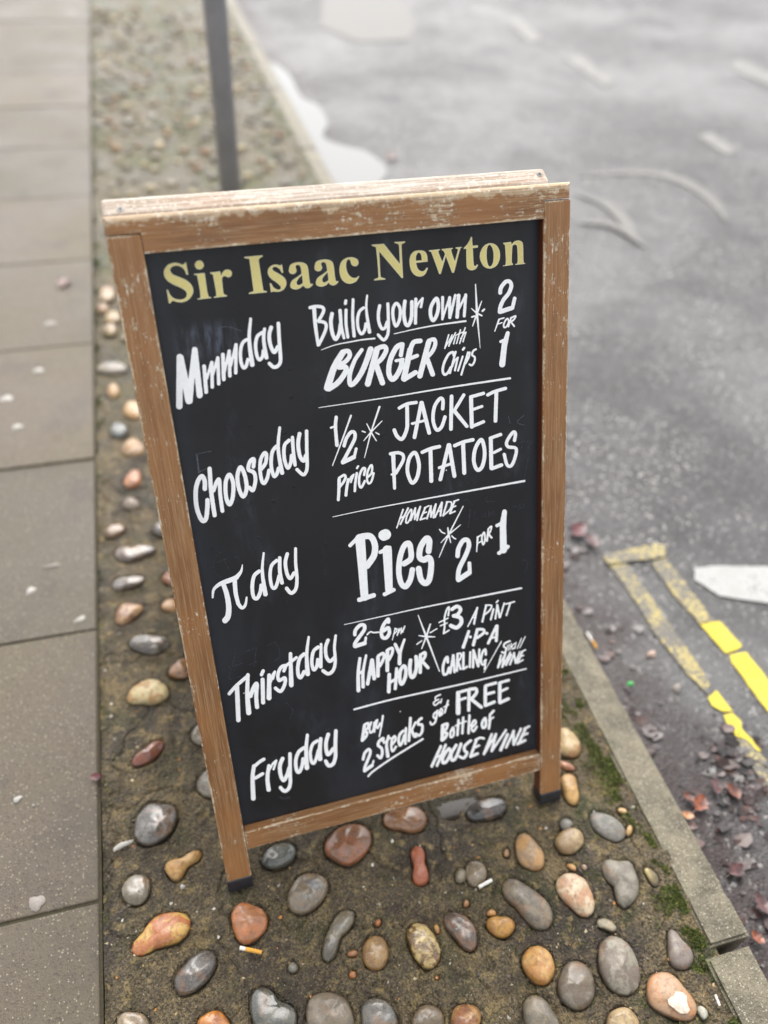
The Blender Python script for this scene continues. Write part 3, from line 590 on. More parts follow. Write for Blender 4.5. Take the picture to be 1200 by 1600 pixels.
# ------------------------------------------------------------------ road and pavement bodies
ROAD_Z = -.09
def sheet(name, x0, x1, y0, y1, z, mat, parent=None):
    return mesh_obj(name, [(x0, y0, z), (x1, y0, z), (x1, y1, z), (x0, y1, z)], [(0, 1, 2, 3)], mat, parent, Matrix.Identity(4))
ground = sheet('ground', -150, 150, -150, 150, ROAD_Z-.03, M['underlay']); tag(ground, kind='structure')
road = sheet('road', .74, 60, -40, 80, ROAD_Z, M['asphalt']); tag(road, kind='structure')
pave = mesh_obj('pavement', *(lambda b: ([tuple(v.co) for v in b.verts], [[v.index for v in f.verts] for f in b.faces]))((lambda b: (bmesh.ops.translate(b, vec=(-4.26, 20, -.0545), verts=b.verts), b)[1])(box_bm(8, 60, .1))), M['underlay'])
tag(pave, kind='structure')
# paving slabs, laid in courses across the pavement
SL = .585
for ix in range(3):
    for k in range(-2, 14):
        y0 = .6+SL*k; y1 = y0+SL
        x1 = -.262-ix*.9; x0 = x1-.9
        g_ = .0028
        dz = random.uniform(-.0015, .0015); sk = random.uniform(-.004, .004)
        bm = box_bm(x1-x0-2*g_, y1-y0-2*g_, .05, .003, 2)
        for v in bm.verts: v.co.y += sk*(v.co.x)/.45; v.co.z += .0006*math.sin(v.co.x*9+k)
        o = bm_obj('paving_slab', bm, M['slab'], pave, Matrix.Translation(Vector(((x0+x1)/2, (y0+y1)/2, -.025+dz))) @ Matrix.Rotation(random.uniform(-.002, .002), 4, 'X'))
# ------------------------------------------------------------------ kerb stones
kerb = empty('kerb', (.74, .28, -.1)); tag(kerb, kind='structure')
def kerb_stone(x0, x1, y0, y1, seed):
    bm = box_bm(x1-x0, y1-y0-.006, .16, .0, 1)
    bmesh.ops.subdivide_edges(bm, edges=[e for e in bm.edges if abs((e.verts[0].co-e.verts[1].co).y) > .1], cuts=60, use_grid_fill=True)
    lo = [e for e in bm.edges if e.verts[0].co.z > .07 and e.verts[1].co.z > .07 and abs((e.verts[0].co-e.verts[1].co).y) > .005 and abs(abs(e.verts[0].co.x)-(x1-x0)/2) < .001]
    en = [e for e in bm.edges if e.verts[0].co.z > .07 and e.verts[1].co.z > .07 and abs((e.verts[0].co-e.verts[1].co).x) > .02 and abs(abs(e.verts[0].co.y)-(y1-y0-.006)/2) < .001]
    bmesh.ops.bevel(bm, geom=lo+en, offset=.005, segments=2, affect='EDGES')
    for v in bm.verts:
        a = v.co.y*60+seed*9
        if v.co.z > .06:
            n1 = float(vn(np.array([a]), np.array([v.co.x*60+seed]))[0])-.5
            n2 = float(vn(np.array([a*2.7]), np.array([7.7+seed]))[0])
            v.co.z += n1*.0015
            if abs(v.co.x) > (x1-x0)/2-.009:
                v.co.x -= math.copysign(max(0, n2-.7)*.008, v.co.x); v.co.z -= max(0, n2-.7)*.006
    return bm_obj('kerb_stone', bm, M['kerb'], kerb, Matrix.Translation(Vector(((x0+x1)/2, (y0+y1)/2, -.0785))), smooth=False)
kerb_stone(.688, .770, -.64, .272, 1)
for i in range(8):
    kerb_stone(.704+random.uniform(-.002, .002), .781+random.uniform(-.002, .002), .280+.915*i, .280+.915*(i+1), i+2)

# ------------------------------------------------------------------ cobbled verge
def G(tile, txt):
    ox, oy, k = tile; v = [float(t) for t in txt.split()]
    return [(ox+v[i]/k, oy+v[i+1]/k) for i in range(0, len(v), 2)]
C1 = (0, 1200, 3); C2 = (400, 1200, 3); C3 = (800, 1200, 3); C4 = (0, 800, 3.4286); C6 = (760, 1120, 6); C0 = (0, 0, 1)
ST = [  # tile, outline, main colour, second colour, dryness, height factor
 (C1, "635 230 690 165 745 165 815 172 830 215 800 290 720 350 650 350 625 300", (84, 77, 72), (120, 116, 116), 0, 1),
 (C1, "770 450 800 430 850 420 905 385 945 385 945 415 880 460 850 510 825 525 790 500", (206, 162, 98), (188, 138, 74), .6, 1),
 (C1, "565 570 610 500 680 500 700 540 690 600 650 640 590 630", (104, 94, 76), (122, 110, 90), 0, .7),
 (C1, "620 870 615 820 660 780 720 700 800 675 880 685 890 740 850 800 770 830 700 850 670 885", (198, 118, 70), (222, 176, 92), .5, 1),
 (C1, "820 1040 820 980 880 900 960 850 1005 870 1010 930 960 1000 900 1050 850 1065", (84, 78, 76), (112, 108, 106), 0, 1),
 (C0, "361 1428 372 1412 395 1413 415 1425 416 1447 400 1466 380 1475 366 1455", (198, 122, 72), (176, 116, 76), .3, 1.1),
 (C0, "183 1602 187 1583 207 1581 227 1588 231 1612 205 1625", (140, 122, 104), (160, 142, 118), .3, 1),
 (C0, "307 1599 315 1587 340 1578 355 1592 360 1608 335 1622 312 1617", (214, 136, 44), (186, 104, 40), .2, 1),
 (C0, "307 1225 318 1205 330 1200 345 1215 345 1240 320 1243", (120, 112, 104), (146, 138, 128), .3, 1),
 (C4, "680 985 720 930 790 895 850 900 910 960 880 1000 820 1025 750 1020 690 1020", (208, 190, 146), (182, 138, 84), .8, 1),
 (C4, "700 1320 760 1280 830 1225 880 1220 870 1265 820 1320 740 1355 705 1350", (146, 72, 46), (120, 66, 48), .1, 1),
 (C4, "680 705 730 660 800 660 900 670 910 710 860 750 790 760 720 735", (70, 62, 56), (104, 94, 84), 0, 1),
 (C4, "900 850 950 800 1010 780 1020 870 960 885 910 875", (88, 78, 74), (160, 112, 70), 0, 1),
 (C4, "865 505 890 465 940 460 960 500 945 530 880 525", (198, 150, 100), (182, 136, 92), .5, 1),
 (C4, "616 560 650 500 740 490 770 510 720 560 650 605 620 590", (192, 152, 112), (140, 92, 62), .5, 1),
 (C4, "610 210 640 178 700 190 820 175 835 205 760 240 670 265 625 245", (84, 66, 58), (120, 100, 86), 0, .8),
 (C4, "600 395 620 355 690 345 760 335 780 365 720 395 650 412 620 425", (88, 76, 72), (120, 108, 94), 0, .8),
 (C4, "870 345 900 320 950 330 950 385 880 372", (182, 122, 86), (160, 100, 70), .3, 1),
 (C4, "820 80 850 50 900 60 900 125 830 115", (78, 72, 70), (100, 92, 84), 0, 1),
 (C4, "560 110 590 70 650 60 670 90 620 125 570 130", (142, 112, 86), (120, 92, 70), .3, .8),
 (C4, "1025 1190 1050 1150 1090 1140 1110 1190 1100 1240 1040 1235", (132, 122, 108), (112, 104, 94), .3, 1),
 (C0, "193 755 200 741 215 733 220 748 214 758 200 762", (190, 118, 72), (150, 108, 84), .5, 1),
 (C0, "190 700 206 684 224 694 222 708 198 712", (188, 142, 92), (150, 116, 84), .5, 1),
 (C0, "172 668 184 660 199 668 194 680 176 680", (122, 132, 138), (96, 100, 104), .2, 1),
 (C0, "193 640 203 628 222 632 222 652 200 650", (218, 168, 104), (196, 146, 88), .5, 1),
 (C0, "167 612 176 600 187 610 178 622", (212, 170, 112), (196, 146, 88), .5, 1),
 (C0, "192 786 204 776 218 784 212 794 196 794", (154, 138, 128), (130, 112, 100), .5, 1),
 (C0, "150 576 164 565 190 566 198 576 176 584", (100, 90, 80), (150, 130, 100), .3, .8),
 (C0, "164 494 176 484 190 494 182 504 168 504", (208, 164, 84), (170, 130, 80), .5, 1),
 (C0, "156 458 166 446 180 456 172 468 158 468", (204, 156, 108), (170, 130, 80), .5, 1),
 (C0, "152 482 160 472 170 480 162 490", (190, 130, 90), (170, 130, 80), .5, 1),
 (C0, "160 514 172 506 184 514 172 524", (186, 160, 110), (170, 130, 80), .5, 1),
 (C2, "25 420 60 370 130 345 180 360 180 410 140 450 70 465 30 450", (84, 88, 88), (112, 114, 112), .1, .9),
 (C2, "320 370 350 310 420 265 490 258 535 290 540 350 500 410 440 450 370 430 325 395", (160, 96, 60), (138, 96, 72), .15, 1.1),
 (C2, "590 220 650 190 740 175 790 200 800 260 760 295 680 290 610 270", (134, 92, 62), (166, 116, 78), .1, 1),
 (C2, "990 200 1030 155 1110 135 1170 145 1175 190 1120 230 1040 245 1000 235", (56, 56, 60), (92, 88, 86), 0, 1),
 (C2, "725 385 760 360 790 380 790 440 805 490 810 530 770 545 735 535 740 470 735 430", (190, 104, 58), (176, 92, 62), .5, 1),
 (C2, "985 460 1010 430 1060 440 1085 490 1070 535 1030 555 990 525", (112, 98, 80), (130, 112, 88), .1, .9),
 (C2, "150 590 180 530 240 490 310 505 340 550 300 630 230 680 165 665 150 630", (88, 90, 92), (136, 120, 102), .2, 1.1),
 (C2, "310 890 325 800 360 720 400 670 445 655 470 700 440 750 395 800 375 870 350 920 320 915", (122, 112, 94), (92, 86, 76), .3, .9),
 (C2, "500 860 520 800 570 780 610 810 620 880 590 940 540 945 505 910", (168, 132, 82), (150, 112, 70), .4, 1.1),
 (C2, "710 770 740 730 800 740 850 810 865 880 840 935 780 930 730 860", (118, 86, 48), (206, 178, 116), .2, 1.1),
 (C2, "880 690 930 670 990 700 1030 760 1035 840 990 860 940 800 890 750", (90, 74, 64), (124, 88, 66), .1, 1),
 (C2, "1080 720 1120 695 1200 705 1215 745 1170 790 1110 775", (202, 148, 66), (178, 124, 56), .5, 1.1),
 (C2, "-30 1100 0 1030 60 1030 110 1090 180 1120 190 1180 150 1260 20 1260", (74, 76, 72), (98, 96, 86), 0, .9),
 (C2, "240 1110 270 1060 350 1050 410 1070 450 1140 460 1220 380 1280 260 1260", (128, 114, 98), (106, 94, 80), .5, .9),
 (C2, "490 1140 520 1085 590 1080 640 1120 670 1190 640 1260 520 1260", (84, 82, 80), (108, 102, 96), .2, .9),
 (C2, "730 1190 760 1130 810 1110 870 1140 880 1210 840 1260 750 1250", (124, 106, 86), (102, 90, 74), .4, .9),
 (C2, "915 1170 930 1125 980 1105 1040 1120 1055 1170 1030 1230 970 1250 925 1220", (150, 92, 54), (184, 140, 88), .4, 1.2),
 (C3, "230 40 262 26 292 36 300 60 315 150 285 170 260 150 235 90", (212, 166, 102), (190, 150, 96), .7, 1),
 (C3, "365 215 385 200 470 225 530 275 535 310 500 340 440 320 380 270", (122, 122, 122), (134, 130, 126), .9, .8),
 (C3, "225 262 250 232 285 250 280 275 255 295", (130, 128, 125), (112, 108, 104), .8, .8),
 (C3, "205 340 240 290 300 280 335 310 330 360 275 400 220 380", (188, 164, 126), (150, 122, 84), .6, 1),
 (C3, "20 350 45 297 85 315 140 380 155 440 130 480 60 460 25 410", (198, 152, 100), (172, 142, 112), .6, 1),
 (C3, "205 545 235 500 290 490 350 530 385 620 385 670 345 700 290 660 230 600", (196, 150, 118), (214, 192, 168), .7, 1),
 (C3, "425 440 460 420 510 440 540 420 565 450 595 530 585 600 540 650 495 640 490 560 440 510", (144, 138, 130), (120, 112, 106), .9, 1),
 (C3, "-50 540 0 510 60 540 140 600 190 660 195 720 150 755 90 730 20 650 -40 590", (108, 98, 88), (134, 122, 106), .6, 1),
 (C3, "50 890 90 835 150 840 190 890 200 960 160 1015 100 995 60 940", (212, 164, 98), (194, 134, 70), .6, 1.2),
 (C3, "222 1000 250 925 300 905 360 930 385 1000 380 1080 320 1130 250 1100 215 1040", (132, 122, 112), (112, 98, 84), .5, 1.1),
 (C3, "415 870 430 800 490 783 540 820 590 900 605 980 580 1040 520 1060 450 1010 415 940", (150, 144, 134), (122, 108, 100), .8, 1.1),
 (C3, "740 760 760 745 785 790 840 850 850 900 810 940 750 920 738 850", (152, 142, 136), (134, 122, 120), .9, 1),
 (C3, "640 1060 650 980 700 950 760 970 820 1040 870 1110 865 1160 820 1180 730 1150 660 1110", (202, 144, 102), (188, 152, 124), .8, .9),
 (C3, "55 1110 90 1065 150 1080 200 1150 230 1220 150 1260 80 1220", (116, 108, 98), (132, 120, 104), .6, .9),
 (C3, "445 1190 470 1140 530 1120 580 1150 600 1210 540 1260 460 1250", (190, 164, 126), (160, 134, 100), .7, .9),
 (C3, "400 715 430 700 470 715 495 745 480 765 440 750 410 740", (150, 140, 118), (170, 160, 140), .8, .5),
 (C3, "872 1130 885 1108 915 1130 922 1160 900 1175", (206, 206, 200), (190, 190, 184), .9, .8),
 (C3, "257 450 275 443 300 458 300 478 275 472", (206, 156, 96), (190, 140, 90), .7, .8),
 (C3, "495 190 515 182 540 195 535 210 510 205", (214, 176, 124), (196, 156, 104), .7, .8),
 (C3, "535 300 548 265 565 270 562 300 545 314", (214, 174, 118), (190, 150, 104), .7, .8),
 (C3, "325 455 340 448 355 465 340 476", (200, 176, 160), (190, 160, 140), .7, .8),
 (C3, "618 470 650 465 690 510 680 550 650 530", (170, 150, 84), (120, 104, 70), .4, .5),
 (C6, "680 90 740 100 810 150 880 240 880 320 830 375 760 360 680 320", (198, 170, 126), (180, 132, 84), .6, 1),
 (C6, "680 400 790 430 840 480 810 500 720 485 680 440", (178, 120, 84), (160, 104, 70), .4, .8),
 (C2, "556 722 570 704 586 712 580 736 562 738", (200, 120, 56), (180, 110, 60), .4, .9),
 (C2, "425 868 450 848 478 856 474 878 440 882", (196, 132, 62), (170, 110, 60), .4, .9),
 (C2, "434 962 450 948 472 956 468 980 442 984", (206, 136, 70), (180, 110, 60), .4, .9),
 (C2, "974 630 985 612 1000 628 994 646 978 650", (186, 124, 70), (160, 110, 60), .4, .9),
 (C2, "1082 682 1096 658 1124 666 1126 688 1096 692", (204, 146, 76), (180, 110, 60), .4, .9),
 (C2, "834 740 846 726 862 752 858 776 842 766", (208, 156, 70), (180, 120, 60), .4, .9),
 (C2, "836 978 846 968 860 976 856 990 842 990", (190, 120, 60), (160, 100, 60), .4, .9),
 (C2, "1164 384 1180 374 1190 400 1176 414 1164 404", (196, 150, 104), (160, 120, 80), .5, .9),
 (C2, "940 480 965 465 988 480 985 520 955 535 935 515", (120, 110, 80), (104, 92, 64), .5, .5),
 (C2, "150 925 172 905 192 920 190 950 160 955", (150, 146, 140), (130, 124, 118), .8, .9),
]
stones = []   # centre, radius function samples, (for the sockets in the bedding)
verge = None
NA = 26
def add_stone(P, c1, c2, dry, hf, z0=0.0):
    """P: closed world outline (n,2)"""
    c = P.mean(0); Q = spline(P, 6, True)-c
    ang = np.arctan2(Q[:, 1], Q[:, 0]); rad = np.hypot(Q[:, 0], Q[:, 1]); o_ = np.argsort(ang); ang = ang[o_]; rad = rad[o_]
    A = np.linspace(-math.pi, math.pi, NA, endpoint=False)
    R_ = np.interp(A, np.r_[ang-2*math.pi, ang, ang+2*math.pi], np.r_[rad, rad, rad])
    R_ = (np.roll(R_, 1)+2*R_+np.roll(R_, -1))/4*1.01
    rm = float(np.mean(R_)); H = min(.0145, .0035+rm*.46)*hf
    stones.append((c, R_, rm, z0, c1, c2, dry, H))
for tile, txt, c1, c2, dry, hf in ST:
    px = G(tile, txt); P = np.array([on_ground(x, y, .004)[:2] for x, y in px])
    if P[:, 0].max() < -.25: continue
    add_stone(P, c1, c2, dry, hf)
PAL = [((198, 142, 84), (180, 120, 70)), ((120, 112, 102), (96, 88, 80)), ((88, 80, 76), (110, 104, 98)), ((150, 130, 104), (122, 100, 78)),
       ((204, 184, 142), (180, 146, 100)), ((140, 84, 58), (170, 116, 80)), ((134, 132, 128), (112, 110, 106)), ((176, 120, 76), (140, 98, 70))]
def clear(c, r):
    return all(np.hypot(*(c-s[0])) > r+s[2]*1.15+.008 for s in stones)
def corners_ok(c, r):
    # foreground ground that the photo shows is already laid by hand
    if c[1] < 1.15:
        d = np.array([c[0], c[1], 0])-CAM; z = d@CF; px = 600+F_PX*(d@CR)/z; py = 800-F_PX*(d@CU)/z
        hidden = (px > 175 and px < 880 and py > 350 and py < 1190-.12*(px-380) and px > 165+(py-350)*.19+22)
        if not hidden and -60 < px < 1260 and py < 1625: return False
    return True
tries = 0
while tries < 26000 and len(stones) < 600:
    tries += 1
    y = 0.05+6.75*rng.random()**1.25; x = rng.uniform(-.225, .665); c = np.array([x, y]); r = rng.uniform(.017, .036) if y < 1.7 else rng.uniform(.014, .030)
    if not corners_ok(c, r) or not clear(c, r): continue
    a = rng.uniform(0, math.pi); el = rng.uniform(.62, .95); t = np.linspace(0, 2*math.pi, 9, endpoint=False)
    rr = r*(1+rng.uniform(-.16, .16, 9)); P = np.stack([np.cos(t)*rr, np.sin(t)*rr*el], 1)
    P = P@np.array([[math.cos(a), math.sin(a)], [-math.sin(a), math.cos(a)]])+c
    k = rng.integers(len(PAL)); k = int(rng.choice([1, 3, 4, 6, 2, 2, 4, 7])) if c[1] > 1.7 else k; j = rng.uniform(.85, 1.15)
    add_stone(P, tuple(min(235, q*j) for q in PAL[k][0]), tuple(min(235, q*j) for q in PAL[k][1]), rng.uniform(0, .8), rng.uniform(.8, 1.1))
PUD = on_ground(716, 1262)[:2]
def verge_height(X, Y, detail=True):
    z = -.0035+.0070*fbm(X*9, Y*9, 3)+.0062*fbm(X*34+3, Y*34, 4)
    if detail: z = z+.0034*np.abs(fbm(X*105, Y*105, 3))
    # ragged cracks between old mortar patches
    cr = np.abs(fbm(X*7+40, Y*7+9, 4)); z = z-.005*np.exp(-(cr/.018)**2)
    z = z-.004*np.clip((-.235-X)/.02, 0, 1)-.006*np.exp(-(((X-PUD[0])/.045)**2+((Y-PUD[1])/.022)**2)**2)
    return z
def carve(X, Y, Z):
    for c, R_, rm, z0, *_ in stones:
        r = rm*2+.012
        i = np.nonzero((np.abs(X-c[0]) < r) & (np.abs(Y-c[1]) < r))
        if len(i[0]) == 0: continue
        dx = X[i]-c[0]; dy = Y[i]-c[1]; a = np.arctan2(dy, dx); d = np.hypot(dx, dy)
        R = np.interp(a, np.linspace(-math.pi, math.pi, NA+1), np.r_[R_, R_[:1]])
        e = d-R
        Z[i] += np.where(e < 0, -.006, -.0040*np.exp(-(e/.0032)**2)+.0052*np.exp(-((e-.0075)/.0065)**2)*np.clip(.45+1.6*fbm(X[i]*45, Y[i]*45+c[0]*7, 3), 0, 1))
    return Z
def grid_mesh(name, x0, x1, y0, y1, step, parent, detail):
    xs = np.linspace(x0, x1, int((x1-x0)/step)+1); ys = np.linspace(y0, y1, int((y1-y0)/step)+1)
    X, Y = np.meshgrid(xs, ys); Z = carve(X, Y, verge_height(X, Y, detail))
    nx, ny = len(xs), len(ys); V = np.stack([X.ravel(), Y.ravel(), Z.ravel()], 1)
    I = np.arange(nx*ny).reshape(ny, nx)
    Fc = np.stack([I[:-1, :-1], I[:-1, 1:], I[1:, 1:], I[1:, :-1]], -1).reshape(-1, 4)
    me = bpy.data.meshes.new(name); me.vertices.add(len(V)); me.vertices.foreach_set('co', V.ravel())
    me.loops.add(Fc.size); me.loops.foreach_set('vertex_index', Fc.ravel().astype(np.int32))
    me.polygons.add(len(Fc)); me.polygons.foreach_set('loop_start', np.arange(0, Fc.size, 4, dtype=np.int32)); me.polygons.foreach_set('loop_total', np.full(len(Fc), 4, dtype=np.int32))
    me.update(); me.validate(); me.polygons.foreach_set('use_smooth', [True]*len(me.polygons))
    me.materials.append(M['verge'])
    return link(bpy.data.objects.new(name, me), parent, Matrix.Identity(4))
_w = spline([(PUD[0]+.040*math.cos(t)*(1+.15*math.sin(3*t)), PUD[1]+.022*math.sin(t)*(1+.2*math.cos(2*t))) for t in np.linspace(0, 6.283, 13)[:-1]], 4, True)
_b = bmesh.new(); _f = _b.faces.new([_b.verts.new((p[0], p[1], -.0065)) for p in _w]); bmesh.ops.triangulate(_b, faces=[_f])
M['rain'] = flat('standing_rain_water', hexc(46, 40, 34), .12, .25)
tag(bm_obj('puddle', _b, M['rain']), kind='structure')
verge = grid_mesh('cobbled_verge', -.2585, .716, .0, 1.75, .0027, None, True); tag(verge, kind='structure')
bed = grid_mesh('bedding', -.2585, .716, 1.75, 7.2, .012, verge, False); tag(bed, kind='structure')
# the stones
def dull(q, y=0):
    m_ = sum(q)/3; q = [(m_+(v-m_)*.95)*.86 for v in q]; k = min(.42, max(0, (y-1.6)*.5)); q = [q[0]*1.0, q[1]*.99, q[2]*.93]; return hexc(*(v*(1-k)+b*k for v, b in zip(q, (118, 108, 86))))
def stone_mesh(c, R_, H, z0, seed):
    prof = [(1.03, -.35), (1.02, -.02), (.985, .24), (.93, .46), (.84, .64), (.70, .80), (.52, .91), (.30, .97), (.12, .995)]
    r_ = np.random.default_rng(int(seed*100)); tx, ty = r_.normal(0, .14, 2); pw = r_.uniform(.75, 1.25); ox, oy = r_.normal(0, .12, 2)
    A = np.linspace(-math.pi, math.pi, NA, endpoint=False); rm = float(np.mean(R_)); V = []
    fr = np.array([p[0] for p in prof])[:, None]; ht = np.array([np.sign(p[1])*abs(p[1])**pw for p in prof])[:, None]
    cx = np.cos(A)[None, :]; sy = np.sin(A)[None, :]; Rr = R_[None, :]
    X = Rr*fr*cx; Y = Rr*fr*sy
    q = 1+.07*fbm(X*70+seed*3, Y*70+ht*2, 2)
    shift = (1-fr)*1.0
    X = X*q+ox*Rr*shift; Y = Y*q+oy*Rr*shift
    lump = 1+.34*fbm(X*55+seed*5, Y*55, 2)+.16*fbm(X*160+seed, Y*160, 2)
    Z = ht*H*lump*(1+(tx*X+ty*Y)/rm*np.clip(fr, 0, 1))
    V = [tuple(v) for v in np.stack([X.ravel(), Y.ravel(), Z.ravel()], 1)]
    V.append((float(X[-1].mean()), float(Y[-1].mean()), float(Z[-1].mean())+H*.01)); Fc = []
    for k in range(len(prof)-1):
        for i in range(NA):
            j = (i+1) % NA; Fc.append((k*NA+i, k*NA+j, (k+1)*NA+j, (k+1)*NA+i))
    t = len(V)-1; b = (len(prof)-1)*NA
    for i in range(NA): Fc.append((b+i, b+(i+1) % NA, t))
    return V, Fc
stones.sort(key=lambda s: s[0][1])
far_v, far_f, far_c = [], [], []
for i, (c, R_, rm, z0, c1, c2, dry, H) in enumerate(stones):
    V, Fc = stone_mesh(c, R_, H, z0, i*.37)
    if i < 298:
        o = mesh_obj('cobble', V, Fc, M['stone'], verge, Matrix.Translation(Vector((c[0], c[1], -.0015))), smooth=True)
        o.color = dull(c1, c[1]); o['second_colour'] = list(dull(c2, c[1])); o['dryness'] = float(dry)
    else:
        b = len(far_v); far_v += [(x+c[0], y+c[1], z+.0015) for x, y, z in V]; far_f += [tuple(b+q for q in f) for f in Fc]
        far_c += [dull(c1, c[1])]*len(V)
if far_v:
    o = mesh_obj('cobbles', far_v, far_f, M['grit'], verge, Matrix.Identity(4), smooth=True, colors=far_c); tag(o, kind='stuff')

# grit, chips and crushed shell pressed into the bedding
_bins = {}
for s in stones:
    for i in range(int((s[0][0]-.06)//.05), int((s[0][0]+.06)//.05)+1):
        for j in range(int((s[0][1]-.06)//.05), int((s[0][1]+.06)//.05)+1): _bins.setdefault((i, j), []).append(s)
def inside_stone(x, y):
    for s in _bins.get((int(x//.05), int(y//.05)), ()):
        if abs(s[0][0]-x) < s[2]*1.5 and abs(s[0][1]-y) < s[2]*1.5 and math.hypot(s[0][0]-x, s[0][1]-y) < s[2]*.95: return True
    return False
def chips(n, xr, yr, zf, size, pal, name, parent):
    V, Fc, Cc = [], [], []
    while len(Fc) < n*8:
        x = rng.uniform(*xr); y = yr[0]+(yr[1]-yr[0])*rng.random()**1.5
        if inside_stone(x, y): continue
        z = float(zf(np.array([x]), np.array([y]))[0]); s = size[0]+(size[1]-size[0])*rng.random()**3
        q = rng.normal(size=(6, 3))*.18+np.array([(1, 0, 0), (-1, 0, 0), (0, .7, 0), (0, -.7, 0), (0, 0, .45), (0, 0, -.5)])
        a = rng.uniform(0, 6.28); ca, sa = math.cos(a), math.sin(a); b = len(V)
        for p in q*s: V.append((x+p[0]*ca-p[1]*sa, y+p[0]*sa+p[1]*ca, z+p[2]+s*.15))
        for f in ((0, 2, 4), (2, 1, 4), (1, 3, 4), (3, 0, 4), (2, 0, 5), (1, 2, 5), (3, 1, 5), (0, 3, 5)): Fc.append(tuple(b+k for k in f))
        cc = pal[rng.integers(len(pal))]; j = rng.uniform(.8, 1.1); Cc += [hexc(*(min(255, k*j) for k in cc))]*6
    o = mesh_obj(name, V, Fc, M['grit'], parent, Matrix.Identity(4), colors=Cc); tag(o, kind='stuff'); return o
chips(4200, (-.255, .70), (.05, 2.2), verge_height, (.0009, .0042),
      [(206, 200, 188), (196, 176, 140), (176, 150, 104), (190, 130, 66), (120, 110, 96), (150, 138, 116), (96, 84, 70), (214, 208, 190), (110, 92, 66)], 'grit', verge)
chips(5200, (-.255, .70), (.05, 1.35), verge_height, (.0012, .0046), [(88, 78, 58), (70, 60, 44), (110, 96, 68), (60, 52, 40), (98, 92, 66), (82, 70, 52)], 'crumbs', verge)
chips(320, (.79, 2.0), (.0, 2.6), lambda x, y: x*0+ROAD_Z, (.0012, .0048), [(110, 106, 102), (80, 76, 74), (90, 76, 68), (60, 48, 44), (150, 146, 140)], 'grit', road)
# moss along the kerb and round some stones
def moss(n):
    V, Fc, Cc = [], [], []; k = 0
    while k < n:
        u = rng.random()
        if u < .62: x = .702-abs(rng.normal())*.026; y = .10+.75*rng.random()**1.4
        elif u < .8: x = .70-.34*rng.random()**1.6; y = rng.uniform(.12, .65)
        elif u < .93: x = -.257+abs(rng.normal())*.009; y = rng.uniform(.2, 6.5)
        else: x = .700-abs(rng.normal())*.03; y = rng.uniform(1.3, 6.5)
        m_ = float(fbm(np.array([x*30.]), np.array([y*30.+3]), 3)[0])
        if m_ < (-.02 if u < .62 else .1 if u < .8 else .12): continue
        if inside_stone(x, y): continue
        k += 1; z = float(verge_height(np.array([x]), np.array([y]))[0]); h = rng.uniform(.001, .0036)*(1 if y < 1.6 else 1.6); a = rng.uniform(0, 6.28); wd = rng.uniform(.0007, .0016)*(1 if y < 1.6 else 2.6)
        lx, ly = rng.normal(0, .0022, 2); b = len(V)
        V += [(x-wd*math.cos(a), y-wd*math.sin(a), z), (x+wd*math.cos(a), y+wd*math.sin(a), z), (x+lx+wd*.6*math.cos(a), y+ly+wd*.6*math.sin(a), z+h), (x+lx, y+ly, z+h*1.15)]
        Fc += [(b, b+1, b+2, b+3)]
        j = rng.uniform(.6, 1.2); cc = [(92, 106, 36), (76, 92, 34), (112, 116, 48)][rng.integers(3)]; Cc += [hexc(*(q*j for q in cc))]*4
    o = mesh_obj('moss', V, Fc, M['moss'], None, Matrix.Identity(4), colors=Cc)
    tag(o, 'green moss growing in the gap along the kerb and between cobbles', 'moss', kind='stuff')
moss(13000)

# ------------------------------------------------------------------ road markings (thin sheets on the road)
def marking(name, pts, mat, z=.004, step=.012):
    W = [tuple(on_ground(x, y, ROAD_Z+z)[:2]) for x, y in pts]
    # slightly ragged outline
    out = []
    for i in range(len(W)):
        a, b = np.array(W[i]), np.array(W[(i+1) % len(W)]); L = np.hypot(*(b-a)); n = max(1, int(L/step))
        nr = np.array([-(b-a)[1], (b-a)[0]])/max(L, 1e-6)
        for k in range(n):
            p = a+(b-a)*k/n; out.append(p+nr*.0018*float(fbm(np.array([p[0]*90]), np.array([p[1]*90]), 2)[0])*2)
    bm = bmesh.new(); vs = [bm.verts.new((p[0], p[1], ROAD_Z+z)) for p in out]; f = bm.faces.new(vs)
    bmesh.ops.triangulate(bm, faces=[f]); 
    return bm_obj(name, bm, mat, road, Matrix.Identity(4))
K8 = (850, 750, 3.4286)
marking('yellow_line', G(K8, "330 425 440 440 545 590 650 740 760 890 890 1085 880 1150 780 1050 600 830 470 620"), M['yellow_worn'])
marking('yellow_line', G(K8, "878 1165 925 1125 1012 1238 960 1240 900 1210"), M['yellow'])
marking('yellow_line', G(K8, "965 1262 1010 1245 1055 1290 1060 1330 1165 1450 1150 1458 1080 1385 1030 1370 985 1310"), M['yellow'])
marking('yellow_line', G(K8, "1030 1385 1085 1390 1165 1465 1400 1800 1270 1800"), M['yellow_worn'])
marking('yellow_line', G(K8, "570 440 650 415 780 580 910 752 838 768 700 620"), M['yellow_worn'])
marking('yellow_line', G(K8, "835 772 940 755 1000 820 1062 885 1045 905 975 930"), M['yellow'])
marking('yellow_line', G(K8, "995 935 1085 922 1200 1065 1480 1420 1360 1470 1200 1240 1100 1105 1005 975"), M['yellow'])
marking('yellow_line', G(K8, "310 402 590 342 640 348 655 385 640 412 345 450"), M['yellow_worn'], z=.008)
marking('white_line', [(1085, 887), (1110, 884), (1200, 885), (1420, 888), (1420, 975), (1200, 942), (1125, 931), (1085, 905)], M['white_line'])
